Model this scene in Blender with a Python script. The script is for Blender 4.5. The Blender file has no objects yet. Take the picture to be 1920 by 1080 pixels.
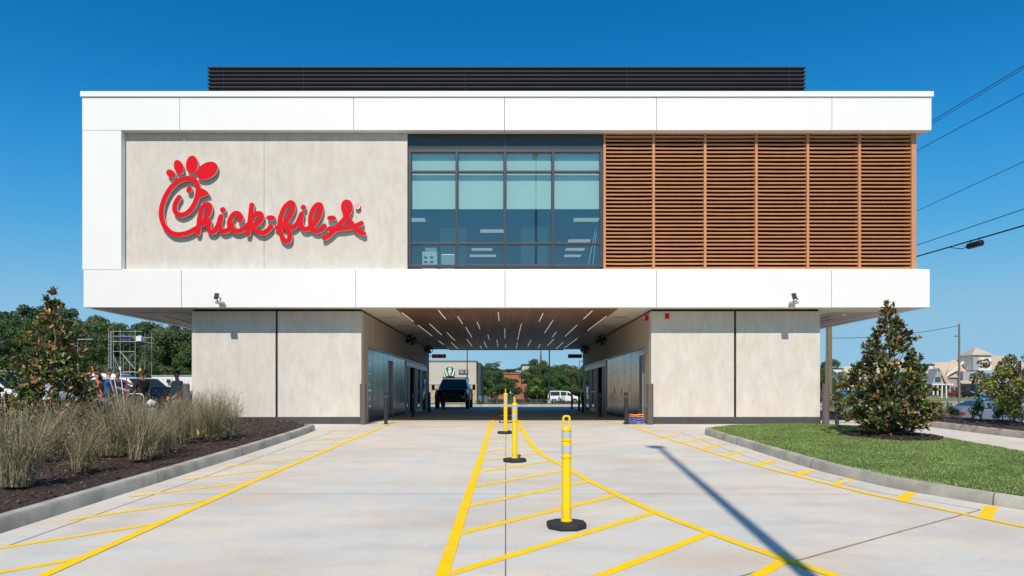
import bpy, bmesh, math, random
import numpy as np
from mathutils import Vector, Matrix, noise as mnoise
R = math.radians
random.seed(7); np.random.seed(7)
scene = bpy.context.scene
COL = scene.collection

# ------------------------------------------------------------------ camera
CZ = 0.935
cam_d = bpy.data.cameras.new("Camera"); cam = bpy.data.objects.new("Camera", cam_d); COL.objects.link(cam)
cam.location = (0, 0, CZ); cam.rotation_euler = (R(90), 0, 0)
cam_d.lens = 24.0; cam_d.sensor_width = 36.0
cam_d.shift_x = 12/1920; cam_d.shift_y = 196/1920
cam_d.clip_start = 0.05; cam_d.clip_end = 3000
scene.camera = cam
# ------------------------------------------------------------------ world and sun
SUN_EL, SUN_AZ = 46.0, 5.4         # shadows run away from the camera, a little to the right
world = bpy.data.worlds.new("World"); scene.world = world; world.use_nodes = True
wn = world.node_tree.nodes; wl = world.node_tree.links
bg = wn["Background"]; bg.inputs[1].default_value = 0.1
sky = wn.new("ShaderNodeTexSky"); sky.sky_type = 'NISHITA'; sky.sun_disc = False
sky.sun_elevation = R(SUN_EL); sky.sun_rotation = R(180+SUN_AZ)
sky.air_density = 1.0; sky.dust_density = 0.3; sky.ozone_density = 1.6; sky.altitude = 250
hs = wn.new("ShaderNodeHueSaturation"); hs.inputs['Saturation'].default_value = 1.4; hs.inputs['Hue'].default_value = 0.485; hs.inputs['Value'].default_value = 1.15
wl.new(sky.outputs[0], hs.inputs['Color'])
sc1 = wn.new("ShaderNodeVectorMath"); sc1.operation = 'SCALE'; sc1.inputs['Scale'].default_value = .085; wl.new(hs.outputs[0], sc1.inputs[0])
cv = wn.new("ShaderNodeRGBCurve")      # deep polarised blue of the photograph, pale toward the horizon
for ch, pts in ((0, [(0, 0), (.02, .003), (.072, .045), (.19, .168), (.305, .25), (.63, .29), (1, .36)]),
                (1, [(0, 0), (.15, .162), (.27, .315), (.456, .465), (.6, .515), (.84, .55), (1, .6)]),
                (2, [(0, 0), (.32, .445), (.485, .68), (.65, .745), (.77, .74), (1, .78)])):
    c_ = cv.mapping.curves[ch]
    c_.points[0].location = pts[0]; c_.points[-1].location = pts[-1]
    for p_ in pts[1:-1]: c_.points.new(*p_)
cv.mapping.update(); wl.new(sc1.outputs[0], cv.inputs['Color'])
sc2 = wn.new("ShaderNodeVectorMath"); sc2.operation = 'SCALE'; sc2.inputs['Scale'].default_value = 10; wl.new(cv.outputs[0], sc2.inputs[0]); wl.new(sc2.outputs[0], bg.inputs[0])
sd = bpy.data.lights.new("Sun", 'SUN'); sd.energy = 4.45; sd.angle = R(0.53); sd.color = (1.0, 0.90, 0.765)
sun = bpy.data.objects.new("Sun", sd); COL.objects.link(sun)
dvec = Vector((math.sin(R(SUN_AZ))*math.cos(R(SUN_EL)), math.cos(R(SUN_AZ))*math.cos(R(SUN_EL)), -math.sin(R(SUN_EL))))
sun.rotation_euler = dvec.to_track_quat('-Z', 'Y').to_euler(); sun.location = (0, 0, 40)
scene.view_settings.view_transform = 'Standard'; scene.view_settings.look = 'None'
scene.view_settings.exposure = 0.0; scene.view_settings.gamma = 1.0
scene.render.engine = 'CYCLES'
scene.cycles.max_bounces = 8; scene.cycles.transparent_max_bounces = 12

# ------------------------------------------------------------------ helpers
def P(x, y, Y):                      # a point of the photograph at distance Y
    return Vector(((x-948)*Y/1280, Y, CZ+(736-y)*Y/1280))
def interp(v, tab):
    if v <= tab[0][0]: return tab[0][1]
    for (a, b), (c, d) in zip(tab, tab[1:]):
        if v <= c: return b+(d-b)*(v-a)/(c-a)
    return tab[-1][1]
CT = [(-20, -1.278), (20.3, 0), (42, 0), (130, -.968), (160, -.2), (200, .6), (400, 1.0)]
RT = [(-20, -1.35), (10, -.5), (28, -1.1), (128, -1.1), (165, .2), (400, .4)]
def G(X, Y):
    t = min(1, max(0, (X-15)/9))
    return interp(Y, CT)*(1-t)+interp(Y, RT)*t
def ground_at(x, y, up=0.0):         # where the ground is seen at photo pixel (x, y)
    Y = 3.0
    while Y < 420:
        X = (x-948)*Y/1280; z = CZ+(736-y)*Y/1280
        if z <= G(X, Y)+up: break
        Y *= 1.002
    return Vector((X, Y, G(X, Y)+up))
YC = [-20, 10, 20.3, 28, 42, 128, 130, 160, 165, 200, 400]
XCR = [15, 16.5, 18, 19.5, 21, 22.5, 24]

MATS = {}
def mat(name, col, rough=.6, metal=0.0, var=0.0, vs=3.0, bump=0.0, bs=40.0, spec=.5, emit=0.0, col2=None, fac2=0.5, s2=1.0,
        stretch=None, trans=0.0, coat=0.0, island=None, det2=6, rot=None):
    if name in MATS: return MATS[name]
    m = bpy.data.materials.new(name); m.use_nodes = True; MATS[name] = m
    nt = m.node_tree; n = nt.nodes; l = nt.links; b = n["Principled BSDF"]
    b.inputs['Base Color'].default_value = (*col, 1); b.inputs['Roughness'].default_value = rough
    b.inputs['Metallic'].default_value = metal; b.inputs['Specular IOR Level'].default_value = spec
    b.inputs['Coat Weight'].default_value = coat
    tc = n.new("ShaderNodeTexCoord"); src = tc.outputs['Object']
    if stretch:
        mp = n.new("ShaderNodeMapping"); mp.inputs['Scale'].default_value = stretch
        l.new(src, mp.inputs['Vector']); src = mp.outputs[0]
    cur = None
    if col2:
        t = n.new("ShaderNodeTexNoise"); t.inputs['Scale'].default_value = s2; t.inputs['Detail'].default_value = det2
        t.inputs['Roughness'].default_value = .6
        l.new(src, t.inputs['Vector'])
        r = n.new("ShaderNodeMapRange"); r.inputs[1].default_value = fac2-.12; r.inputs[2].default_value = fac2+.12
        l.new(t.outputs[0], r.inputs[0])
        mx = n.new("ShaderNodeMix"); mx.data_type = 'RGBA'
        mx.inputs[6].default_value = (*col, 1); mx.inputs[7].default_value = (*col2, 1)
        l.new(r.outputs[0], mx.inputs[0]); cur = mx.outputs[2]
    if island:
        g = n.new("ShaderNodeNewGeometry"); cr = n.new("ShaderNodeValToRGB"); cr.color_ramp.interpolation = 'LINEAR'
        els = cr.color_ramp.elements
        els[0].position = island[0][0]; els[0].color = (*island[0][1], 1)
        els[1].position = island[-1][0]; els[1].color = (*island[-1][1], 1)
        for p, c in island[1:-1]:
            e = els.new(p); e.color = (*c, 1)
        l.new(g.outputs['Random Per Island'], cr.inputs[0]); cur = cr.outputs[0]
    if var > 0:
        t = n.new("ShaderNodeTexNoise"); t.inputs['Scale'].default_value = vs; t.inputs['Detail'].default_value = 8
        l.new(src, t.inputs['Vector'])
        r = n.new("ShaderNodeMapRange"); r.inputs[1].default_value = .3; r.inputs[2].default_value = .7
        r.inputs[3].default_value = 1-var; r.inputs[4].default_value = 1+var
        l.new(t.outputs[0], r.inputs[0])
        mx = n.new("ShaderNodeMix"); mx.data_type = 'RGBA'; mx.blend_type = 'MULTIPLY'; mx.inputs[0].default_value = 1
        if cur is None: mx.inputs[6].default_value = (*col, 1)
        else: l.new(cur, mx.inputs[6])
        l.new(r.outputs[0], mx.inputs[7]); cur = mx.outputs[2]
    if cur is not None: l.new(cur, b.inputs['Base Color'])
    if bump > 0:
        t = n.new("ShaderNodeTexNoise"); t.inputs['Scale'].default_value = bs; t.inputs['Detail'].default_value = 6
        l.new(src, t.inputs['Vector'])
        bp = n.new("ShaderNodeBump"); bp.inputs['Strength'].default_value = bump; bp.inputs['Distance'].default_value = .02
        l.new(t.outputs[0], bp.inputs['Height']); l.new(bp.outputs[0], b.inputs['Normal'])
    if emit > 0:
        b.inputs['Emission Color'].default_value = (*col, 1); b.inputs['Emission Strength'].default_value = emit
    if trans > 0:                    # leaves let some light through
        td = n.new("ShaderNodeBsdfTranslucent"); ms = n.new("ShaderNodeMixShader"); ms.inputs[0].default_value = trans
        if cur is not None: l.new(cur, td.inputs[0])
        else: td.inputs[0].default_value = (*col, 1)
        out = n["Material Output"]; l.new(b.outputs[0], ms.inputs[1]); l.new(td.outputs[0], ms.inputs[2]); l.new(ms.outputs[0], out.inputs[0])
    return m
def glass_mat(name, tint, refl, rough=0.0):
    m = bpy.data.materials.new(name); m.use_nodes = True; n = m.node_tree.nodes; l = m.node_tree.links
    n.remove(n["Principled BSDF"])
    t = n.new("ShaderNodeBsdfTransparent"); t.inputs[0].default_value = (*tint, 1)
    g = n.new("ShaderNodeBsdfGlossy"); g.inputs['Roughness'].default_value = rough; g.inputs[0].default_value = (.8, .93, 1, 1)
    f = n.new("ShaderNodeLayerWeight"); f.inputs[0].default_value = .5
    pw = n.new("ShaderNodeMath"); pw.operation = 'POWER'; pw.inputs[1].default_value = 5; l.new(f.outputs['Facing'], pw.inputs[0])
    a = n.new("ShaderNodeMath"); a.operation = 'ADD'; a.inputs[1].default_value = refl; a.use_clamp = True
    ms = n.new("ShaderNodeMixShader"); l.new(pw.outputs[0], a.inputs[0]); l.new(a.outputs[0], ms.inputs[0])
    l.new(t.outputs[0], ms.inputs[1]); l.new(g.outputs[0], ms.inputs[2]); l.new(ms.outputs[0], n["Material Output"].inputs[0])
    return m

def tag(o, label=None, cat=None, group=None, kind=None):
    if label: o['label'] = label
    if cat: o['category'] = cat
    if group: o['group'] = group
    if kind: o['kind'] = kind
    return o
def thing(name, label, cat, loc=(0, 0, 0), rz=0, group=None):
    o = bpy.data.objects.new(name, None); COL.objects.link(o); o.empty_display_size = .3
    o.location = loc; o.rotation_euler = (0, 0, rz); tag(o, label, cat, group); return o
def worldloc(o):
    v = Vector((0, 0, 0))
    while o is not None: v += Vector(o.location); o = o.parent
    return v
class MB:
    def __init__(s): s.v = []; s.f = []; s.m = []
    def add(s, vs, fs, mi=0):
        b = len(s.v); s.v += [tuple(v) for v in vs]; s.f += [tuple(i+b for i in f) for f in fs]; s.m += [mi]*len(fs); return s
    def box(s, x0, x1, y0, y1, z0, z1, mi=0):
        vs = [(x, y, z) for z in (z0, z1) for y in (y0, y1) for x in (x0, x1)]
        return s.add(vs, [(0, 2, 3, 1), (4, 5, 7, 6), (0, 1, 5, 4), (1, 3, 7, 5), (3, 2, 6, 7), (2, 0, 4, 6)], mi)
    def obox(s, c, size, rot, mi=0):   # rot = Matrix 3x3 or euler tuple
        if not isinstance(rot, Matrix):
            from mathutils import Euler
            rot = Euler(rot).to_matrix()
        hx, hy, hz = [a/2 for a in size]
        vs = [Vector(c)+rot@Vector((x, y, z)) for z in (-hz, hz) for y in (-hy, hy) for x in (-hx, hx)]
        return s.add(vs, [(0, 2, 3, 1), (4, 5, 7, 6), (0, 1, 5, 4), (1, 3, 7, 5), (3, 2, 6, 7), (2, 0, 4, 6)], mi)
    def cyl(s, p0, p1, r0, r1=None, n=12, mi=0, cap=True):
        r1 = r0 if r1 is None else r1
        p0 = Vector(p0); p1 = Vector(p1); d = (p1-p0).normalized()
        a = Vector((0, 0, 1)) if abs(d.z) < .9 else Vector((1, 0, 0))
        u = d.cross(a).normalized(); w = d.cross(u)
        vs = []
        for p, r in ((p0, r0), (p1, r1)):
            for k in range(n):
                t = 2*math.pi*k/n; vs.append(p+u*math.cos(t)*r+w*math.sin(t)*r)
        fs = [(k, (k+1) % n, n+(k+1) % n, n+k) for k in range(n)]
        if cap: fs += [tuple(range(n))[::-1], tuple(range(n, 2*n))]
        return s.add(vs, fs, mi)
    def tube(s, pts, r, n=8, mi=0):
        for a, b in zip(pts, pts[1:]): s.cyl(a, b, r, r, n, mi)
        return s
    def lathe(s, c, prof, n=20, mi=0, axis='z'):
        c = Vector(c); vs = []
        for r, h in prof:
            for k in range(n):
                t = 2*math.pi*k/n; x, y = math.cos(t)*r, math.sin(t)*r
                vs.append(c+(Vector((x, y, h)) if axis == 'z' else Vector((x, h, y)) if axis == 'y' else Vector((h, x, y))))
        fs = []
        for i in range(len(prof)-1):
            for k in range(n): fs.append((i*n+k, i*n+(k+1) % n, (i+1)*n+(k+1) % n, (i+1)*n+k))
        fs += [tuple(range(n))[::-1], tuple(range((len(prof)-1)*n, len(prof)*n))]
        return s.add(vs, fs, mi)
    def prism(s, poly, d0, d1, axis='y', mi=0, mi_side=None):   # poly of (a, b); axis y: (x, z); axis x: (y, z); axis z: (x, y)
        f = {'y': lambda a, b, d: (a, d, b), 'x': lambda a, b, d: (d, a, b), 'z': lambda a, b, d: (a, b, d)}[axis]
        n = len(poly); vs = [f(a, b, d0) for a, b in poly]+[f(a, b, d1) for a, b in poly]
        s.add(vs, [tuple(range(n)), tuple(range(n, 2*n))[::-1]], mi)
        return s.add(vs, [(k, n+k, n+(k+1) % n, (k+1) % n) for k in range(n)], mi if mi_side is None else mi_side)
    def build(s, name, mats, parent=None, origin=None, local=False, smooth=False, bevel=0, angle=None, seg=2, link=True):
        if not isinstance(mats, (list, tuple)): mats = [mats]
        off = Vector((0, 0, 0))
        if parent is not None and not local: off = worldloc(parent)
        if origin is not None: off = Vector(origin)
        me = bpy.data.meshes.new(name)
        me.from_pydata([(a-off.x, b-off.y, c-off.z) for a, b, c in s.v], [], s.f)
        for m in mats: me.materials.append(m)
        me.polygons.foreach_set('material_index', s.m)
        bm = bmesh.new(); bm.from_mesh(me); bmesh.ops.recalc_face_normals(bm, faces=bm.faces); bm.to_mesh(me); bm.free()
        if smooth:
            me.polygons.foreach_set('use_smooth', [True]*len(me.polygons))
            try: me.set_sharp_from_angle(angle=R(angle or 35))
            except Exception: pass
        o = bpy.data.objects.new(name, me)
        if link: COL.objects.link(o)
        if parent is not None:
            o.parent = parent
            if origin is not None: o.location = Vector(origin)-worldloc(parent)
        elif origin is not None: o.location = origin
        if bevel > 0:
            md = o.modifiers.new("Bevel", 'BEVEL'); md.width = bevel; md.segments = seg; md.limit_method = 'ANGLE'; md.angle_limit = R(40)
        return o
def copy_tree(o, parent=None):
    c = o.copy(); COL.objects.link(c); c.parent = parent
    for ch in list(o.children): copy_tree(ch, c)
    return c

def bisect_all(bm, xs, ys):
    for y in ys:
        g = bm.verts[:]+bm.edges[:]+bm.faces[:]
        bmesh.ops.bisect_plane(bm, geom=g, plane_co=(0, y, 0), plane_no=(0, 1, 0), dist=1e-5)
    for x in xs:
        g = bm.verts[:]+bm.edges[:]+bm.faces[:]
        bmesh.ops.bisect_plane(bm, geom=g, plane_co=(x, 0, 0), plane_no=(1, 0, 0), dist=1e-5)
def sheet(name, polys, off, m, kind='structure', label=None, cat=None, cuts=None, hf=None, smooth=False):
    bm = bmesh.new()
    for poly in polys:
        bm.faces.new([bm.verts.new((x, y, 0)) for x, y in poly])
    xs = [v.co.x for v in bm.verts]; ys = [v.co.y for v in bm.verts]
    cx = [x for x in XCR if min(xs) < x < max(xs)]; cy = [y for y in YC if min(ys) < y < max(ys)]
    if cuts:
        cx += list(np.arange(min(xs)+cuts, max(xs), cuts)); cy += list(np.arange(min(ys)+cuts, max(ys), cuts))
    bisect_all(bm, cx, cy)
    for v in bm.verts: v.co.z = G(v.co.x, v.co.y)+off+(hf(v.co.x, v.co.y) if hf else 0)
    bmesh.ops.recalc_face_normals(bm, faces=bm.faces)
    for f in bm.faces:
        if f.normal.z < 0: f.normal_flip()
        f.smooth = smooth
    me = bpy.data.meshes.new(name); bm.to_mesh(me); bm.free(); me.materials.append(m)
    o = bpy.data.objects.new(name, me); COL.objects.link(o); tag(o, label, cat, None, kind); return o
def ribbon(pts, w):                  # quads along a polyline, mitred
    out = []; n = len(pts); P2 = [Vector(p) for p in pts]; L = []; Rr = []
    for i in range(n):
        d = (P2[min(i+1, n-1)]-P2[max(i-1, 0)]).normalized(); q = Vector((-d.y, d.x))*(w/2)
        L.append(P2[i]+q); Rr.append(P2[i]-q)
    for i in range(n-1): out.append([tuple(L[i]), tuple(Rr[i]), tuple(Rr[i+1]), tuple(L[i+1])])
    return out
def catmull(pts, k=6):
    pts = [Vector(p) for p in pts]; P_ = [pts[0]*2-pts[1]]+pts+[pts[-1]*2-pts[-2]]; out = []
    for i in range(1, len(P_)-2):
        a, b, c, d = P_[i-1:i+3]
        for j in range(k):
            t = j/k
            out.append(.5*((2*b)+(c-a)*t+(2*a-5*b+4*c-d)*t*t+(3*b-a-3*c+d)*t**3))
    out.append(pts[-1]); return out
def inpoly(x, y, poly):
    c = False; n = len(poly)
    for i in range(n):
        x1, y1 = poly[i]; x2, y2 = poly[(i+1) % n]
        if (y1 > y) != (y2 > y) and x < (x2-x1)*(y-y1)/(y2-y1)+x1: c = not c
    return c
def kerb(name, pts, w=.16, h=.15, side=1, joints=3.0):
    """pts = line where the kerb face meets the road; the kerb lies on its side"""
    pts = [Vector(p) for p in pts]; mb = MB(); n = len(pts)
    prof = [(0, -.05), (.012, h-.03), (.035, h), (w, h), (w, -.05)]
    rows = []
    for i in range(n):
        d = (pts[min(i+1, n-1)]-pts[max(i-1, 0)]).normalized(); q = Vector((-d.y, d.x))*side
        z = G(pts[i].x, pts[i].y)
        rows.append([(pts[i].x+q.x*a, pts[i].y+q.y*a, z+b) for a, b in prof])
    m = len(prof); vs = [v for r in rows for v in r]; fs = []
    for i in range(n-1):
        for k in range(m-1): fs.append((i*m+k, i*m+k+1, (i+1)*m+k+1, (i+1)*m+k))
    fs += [tuple(range(m)), tuple(range((n-1)*m, n*m))]
    mb.add(vs, fs)
    acc = 0
    for i in range(1, n-1):          # thin joint ribs across the kerb
        acc += (pts[i]-pts[i-1]).length
        if acc > joints:
            acc = 0; d = (pts[i+1]-pts[i-1]).normalized(); q = Vector((-d.y, d.x))*side; z = G(pts[i].x, pts[i].y)
            vs = []
            for s_ in (-.006, .006):
                for a, b in [(-.003, 0), (.009, h-.027), (.034, h+.003), (w, h+.003), (w, 0)]:
                    vs.append((pts[i].x+q.x*a+d.x*s_, pts[i].y+q.y*a+d.y*s_, z+b))
            mb.add(vs, [(k, k+1, k+6, k+5) for k in range(4)]+[(0, 1, 2, 3, 4), (9, 8, 7, 6, 5)], 1)
    o = mb.build(name, [M['kerb'], M['joint']], smooth=True, angle=50); tag(o, kind='structure'); return o
def leaves(name, C, A, N, size, m, shape='quad', parent=None, origin=None, link=True, wr=.5):
    """many leaves in one mesh: C centres, A long axes, N normals, size lengths (numpy)"""
    n = len(C); A = A/np.linalg.norm(A, axis=1)[:, None]; B = np.cross(N, A); B = B/(np.linalg.norm(B, axis=1)[:, None]+1e-9)
    N = np.cross(A, B); s = size[:, None]
    if shape == 'quad':
        vs = np.stack([C-A*s*.5, C+B*s*wr*.5, C+A*s*.5, C-B*s*wr*.5], 1); F = np.array([[0, 1, 2, 3]])
    else:                            # folded leaf with a midrib
        vs = np.stack([C, C+A*s*.35+B*s*wr*.5+N*s*.06, C+A*s*.8+B*s*wr*.32+N*s*.03, C+A*s-N*s*.06, C+A*s*.8-B*s*wr*.32+N*s*.03, C+A*s*.35-B*s*wr*.5+N*s*.06, C+A*s*.5-N*s*.02], 1)
        F = np.array([[0, 6, 2, 1], [6, 3, 2, 2], [0, 5, 4, 6], [6, 4, 3, 3]])
    k = vs.shape[1]; V = vs.reshape(-1, 3)
    if origin is not None: V = V-np.array(origin)
    faces = []
    for i in range(n):
        for f in F:
            t = []
            for q in f:
                if q not in t: t.append(int(q))
            faces.append(tuple(q+i*k for q in t))
    me = bpy.data.meshes.new(name); me.from_pydata(V.tolist(), [], faces); me.materials.append(m)
    if shape != 'quad': me.polygons.foreach_set('use_smooth', [True]*len(me.polygons))
    o = bpy.data.objects.new(name, me)
    if link: COL.objects.link(o)
    if parent is not None: o.parent = parent
    return o
def text_mesh(txt, size, depth):
    cu = bpy.data.curves.new("t", 'FONT'); cu.body = txt; cu.size = size; cu.extrude = depth; cu.align_x = 'CENTER'; cu.align_y = 'CENTER'
    ob = bpy.data.objects.new("t", cu); COL.objects.link(ob)
    dg = bpy.context.evaluated_depsgraph_get(); me = bpy.data.meshes.new_from_object(ob.evaluated_get(dg))
    bpy.data.objects.remove(ob); return me
def text_part(name, txt, size, loc, m, parent, depth=.004, sx=1.0):
    me = text_mesh(txt, size, depth); me.materials.clear(); me.materials.append(m)
    o = bpy.data.objects.new(name, me); COL.objects.link(o); o.parent = parent
    o.location = Vector(loc)-worldloc(parent); o.rotation_euler = (R(90), 0, 0); o.scale = (sx, 1, 1); return o

# ------------------------------------------------------------------ materials
M = {}
M['ground'] = mat('earth_grass', (.10, .13, .045), .95, var=.3, vs=.6, col2=(.17, .15, .08), fac2=.55, s2=.15)
M['kerb'] = mat('kerb_concrete', (.45, .42, .36), .85, var=.16, vs=2.5, bump=.35, bs=60, col2=(.30, .275, .235), fac2=.52, s2=1.6)
M['joint'] = mat('joint_dark', (.16, .14, .12), .9)
M['sealant'] = mat('joint_sealant', (.30, .235, .18), .8, var=.2, vs=8)
M['paint'] = mat('yellow_paint', (.95, .60, .0), .8, var=.06, vs=5, col2=(.74, .52, .14), fac2=.61, s2=11, spec=.08)
M['asphalt'] = mat('asphalt', (.12, .12, .12), .9, var=.15, vs=2, bump=.3, bs=120)
M['road'] = mat('road_concrete', (.40, .39, .37), .9, var=.1, vs=.5)
M['mulch'] = mat('mulch_bark', (.035, .02, .015), .95, var=.5, vs=25, bump=1.0, bs=50, col2=(.075, .045, .033), fac2=.55, s2=18)
M['chips'] = mat('mulch_chips', (.05, .03, .02), .9, island=[(0, (.018, .011, .009)), (.6, (.06, .035, .025)), (.92, (.10, .06, .04)), (1, (.22, .16, .11))])
M['soil_green'] = mat('lawn_soil', (.14, .19, .06), .95, var=.3, vs=3)
M['white'] = mat('white_render', (.80, .805, .79), .7, var=.02, vs=1.2, bump=.12, bs=220)
M['stucco'] = mat('stucco', (.575, .525, .465), .85, var=.055, vs=7, bump=.5, bs=45, col2=(.63, .585, .53), fac2=.5, s2=2.6, stretch=(1, 1, .45))
M['soffit'] = mat('soffit_render', (.72, .67, .58), .85, var=.03, vs=2)
M['dark'] = mat('dark_metal', (.025, .027, .031), .5, var=.1, vs=4)
M['black'] = mat('black_metal', (.012, .012, .013), .45)
M['base'] = mat('base_band', (.055, .054, .056), .7, var=.12, vs=5)
M['bronze'] = mat('bronze_post', (.115, .095, .085), .6, var=.06, vs=6)
M['louver'] = mat('terracotta_slats', (.55, .25, .115), .45, var=.08, vs=2.5)
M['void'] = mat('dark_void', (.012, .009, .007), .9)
M['coping'] = mat('white_coping', (.82, .83, .83), .35)
M['yellow'] = mat('yellow_plastic', (.86, .56, .0), .35, var=.03, vs=9)
M['rubber'] = mat('black_rubber', (.02, .02, .022), .75, bump=.2, bs=150)
M['reflect'] = mat('reflective_band', (.44, .46, .53), .35, var=.08, vs=60)
M['steel'] = mat('stainless_panel', (.27, .275, .27), .2, metal=1.0, var=.15, vs=1.2, stretch=(1, 1, .3), bump=.03, bs=3)
M['alu'] = mat('aluminium', (.45, .45, .45), .4, metal=.8)
M['frame'] = mat('window_frame', (.065, .062, .07), .4, metal=.3)
M['spandrel'] = mat('spandrel_panel', (.035, .05, .065), .25)
M['red'] = mat('red_sign_face', (.66, .004, .014), .55, spec=.15)
M['return'] = mat('sign_return', (.62, .60, .55), .5)
M['whitep'] = mat('white_plastic', (.75, .75, .75), .4)
M['tyre'] = mat('tyre_rubber', (.014, .014, .015), .8)
M['galv'] = mat('galvanised', (.46, .47, .46), .45, metal=.6)
M['bark'] = mat('grey_bark', (.15, .115, .085), .9, var=.3, vs=15, bump=.6, bs=40)
M['pole_wood'] = mat('pole_wood', (.17, .145, .10), .9, var=.35, vs=6, stretch=(8, 8, .8), bump=.5, bs=20)
ORD = ['first from the left', 'second from the left', 'third from the left', 'fourth from the left', 'fifth from the left', 'sixth from the left', 'seventh from the left', 'eighth from the left', 'eighth from the right', 'seventh from the right', 'sixth from the right', 'fifth from the right', 'fourth from the right', 'third from the right', 'second from the right', 'last at the right']

def concrete():
    m = bpy.data.materials.new('slab_concrete'); m.use_nodes = True; nt = m.node_tree; n = nt.nodes; l = nt.links; b = n["Principled BSDF"]
    b.inputs['Roughness'].default_value = .8
    tc = n.new("ShaderNodeTexCoord"); src = tc.outputs['Object']
    def noise(scale, detail, st=None, lo=.35, hi=.65, rough=.6):
        s = src
        if st:
            mp = n.new("ShaderNodeMapping"); mp.inputs['Scale'].default_value = st; l.new(src, mp.inputs['Vector']); s = mp.outputs[0]
        t = n.new("ShaderNodeTexNoise"); t.inputs['Scale'].default_value = scale; t.inputs['Detail'].default_value = detail
        t.inputs['Roughness'].default_value = rough; l.new(s, t.inputs['Vector'])
        r = n.new("ShaderNodeMapRange"); r.inputs[1].default_value = lo; r.inputs[2].default_value = hi; l.new(t.outputs[0], r.inputs[0]); return r.outputs[0]
    def mix(a, c, f, k, mode='MIX'):
        mx = n.new("ShaderNodeMix"); mx.data_type = 'RGBA'; mx.blend_type = mode
        mm = n.new("ShaderNodeMath"); mm.operation = 'MULTIPLY'; mm.inputs[1].default_value = k; l.new(f, mm.inputs[0]); l.new(mm.outputs[0], mx.inputs[0])
        if isinstance(a, tuple): mx.inputs[6].default_value = (*a, 1)
        else: l.new(a, mx.inputs[6])
        mx.inputs[7].default_value = (*c, 1); return mx.outputs[2]
    c = mix((.595, .585, .535), (.69, .61, .50), noise(.35, 5, None, .42, .6), .9)
    c = mix(c, (.60, .47, .35), noise(.8, 8, (.6, 1.2, 1), .47, .68), .8)      # clay stains drawn across the lane
    c = mix(c, (.48, .475, .45), noise(1.7, 9, (.55, 1.3, 1), .47, .68), .6)
    c = mix(c, (.42, .41, .39), noise(.5, 9, (2.2, .12, 1), .56, .72), .3)   # broom and tyre smears
    c = mix(c, (.28, .28, .28), noise(14, 6, None, .63, .72), .5)
    c = mix(c, (.64, .64, .63), noise(6, 7, (.7, 1.2, 1), .56, .75), .35)
    l.new(c, b.inputs['Base Color'])
    t = n.new("ShaderNodeTexNoise"); t.inputs['Scale'].default_value = 90; t.inputs['Detail'].default_value = 5
    mp = n.new("ShaderNodeMapping"); mp.inputs['Scale'].default_value = (.25, 1, 1); l.new(src, mp.inputs['Vector']); l.new(mp.outputs[0], t.inputs['Vector'])
    bp = n.new("ShaderNodeBump"); bp.inputs['Strength'].default_value = .3; bp.inputs['Distance'].default_value = .008
    l.new(t.outputs[0], bp.inputs['Height']); l.new(bp.outputs[0], b.inputs['Normal']); return m
M['concrete'] = concrete()
# ------------------------------------------------------------------ ground, roads, lanes
sheet('ground', [[(-700, -60), (700, -60), (700, 20.2), (-700, 20.2)], [(-9.6, 20.2), (700, 20.2), (700, 900), (-9.6, 900)], [(-700, 20.2), (-70, 20.2), (-70, 900), (-700, 900)], [(-70, 70), (-9.6, 70), (-9.6, 900), (-70, 900)]], -.06, M['ground'])
sheet('pavement', [[(-5.6, -20), (5.6, -20), (15, -20), (15, 50), (-9.42, 50), (-9.42, 20.4), (-9, 19), (-6, 19)],], 0, M['concrete'])
sheet('pavement', [[(-4.9, -20.0), (-4.9, 19.0), (-60, 19), (-60, -20)]], -.03, M['ground'])
sheet('parking_lot', [[(-70, 19.8), (-9.41, 19.8), (-9.41, 50), (-9.6, 70), (-70, 70)]], -.15, M['asphalt'])
sheet('road', [[(14.2, 14), (160, 14), (220, 60), (220, 128), (14.2, 128)]], .012, M['road'])
sheet('road', [[(-60, 101), (14, 101), (14, 110), (-60, 110)]], .01, M['asphalt'])
sheet('sidewalk', [[(-30, 68.5), (13, 68.5), (13, 70), (-30, 70)]], .02, M['road'])

# joints sawn in the slab
jp = []
jp += ribbon([(0, -1), (0, 8), (0.004, 14), (0, 20.2)], .011)
for yy in (8.75, 13.3, 17.8): jp += ribbon([(-4.4, yy), (0, yy+.01), (4.4, yy-.01)], .009)
sheet('slab_joints', jp, .0015, M['joint'])
jt = ribbon([(-4.49, 0), (-4.49, 9), (-4.5, 18)], .02)
gl = catmull([(4.49, 17.6), (4.45, 14), (4.46, 11.5), (4.6, 10.1), (4.85, 8.9), (5.4, 7.76)], 5)
jt += ribbon([tuple(p) for p in gl], .016)
jt += ribbon([(5.4, 7.76), (3.9, 6.72), (2.6, 5.8), (1.6, 5.1), (-.2, 3.8)], .026)
sheet('sealed_joints', jt, .0015, M['sealant'])
# painted lines
hat = []; lin = []
lin += ribbon([(-.55, 3.5), (-.49, 5.25), (-.45, 12), (-.42, 22), (-.40, 38)], .105)
arc = catmull([(.42, 38), (.42, 22), (.495, 16.7), (.587, 14.26), (.70, 12.79), (.943, 11.39), (1.17, 9.98), (1.41, 8.74), (1.68, 7.59), (1.93, 6.81), (2.2, 6.05), (2.55, 5.2), (3.0, 4.2)], 5)
lin += ribbon([tuple(p) for p in arc], .10)
def arcx(y):
    for a, b in zip(arc, arc[1:]):
        if b.y <= y <= a.y: return b.x+(a.x-b.x)*(y-b.y)/(a.y-b.y+1e-9)
    return .42 if y > 20 else 3
for k in range(-2, 22):
    y0 = 5.28+1.33*k; x0 = -.46; t = 0
    while x0+t < arcx(y0+1.1*t) and t < 4: t += .01
    hat += ribbon([(x0, y0), (x0+t, y0+1.1*t)], .10 if k < 8 else .085)
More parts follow.
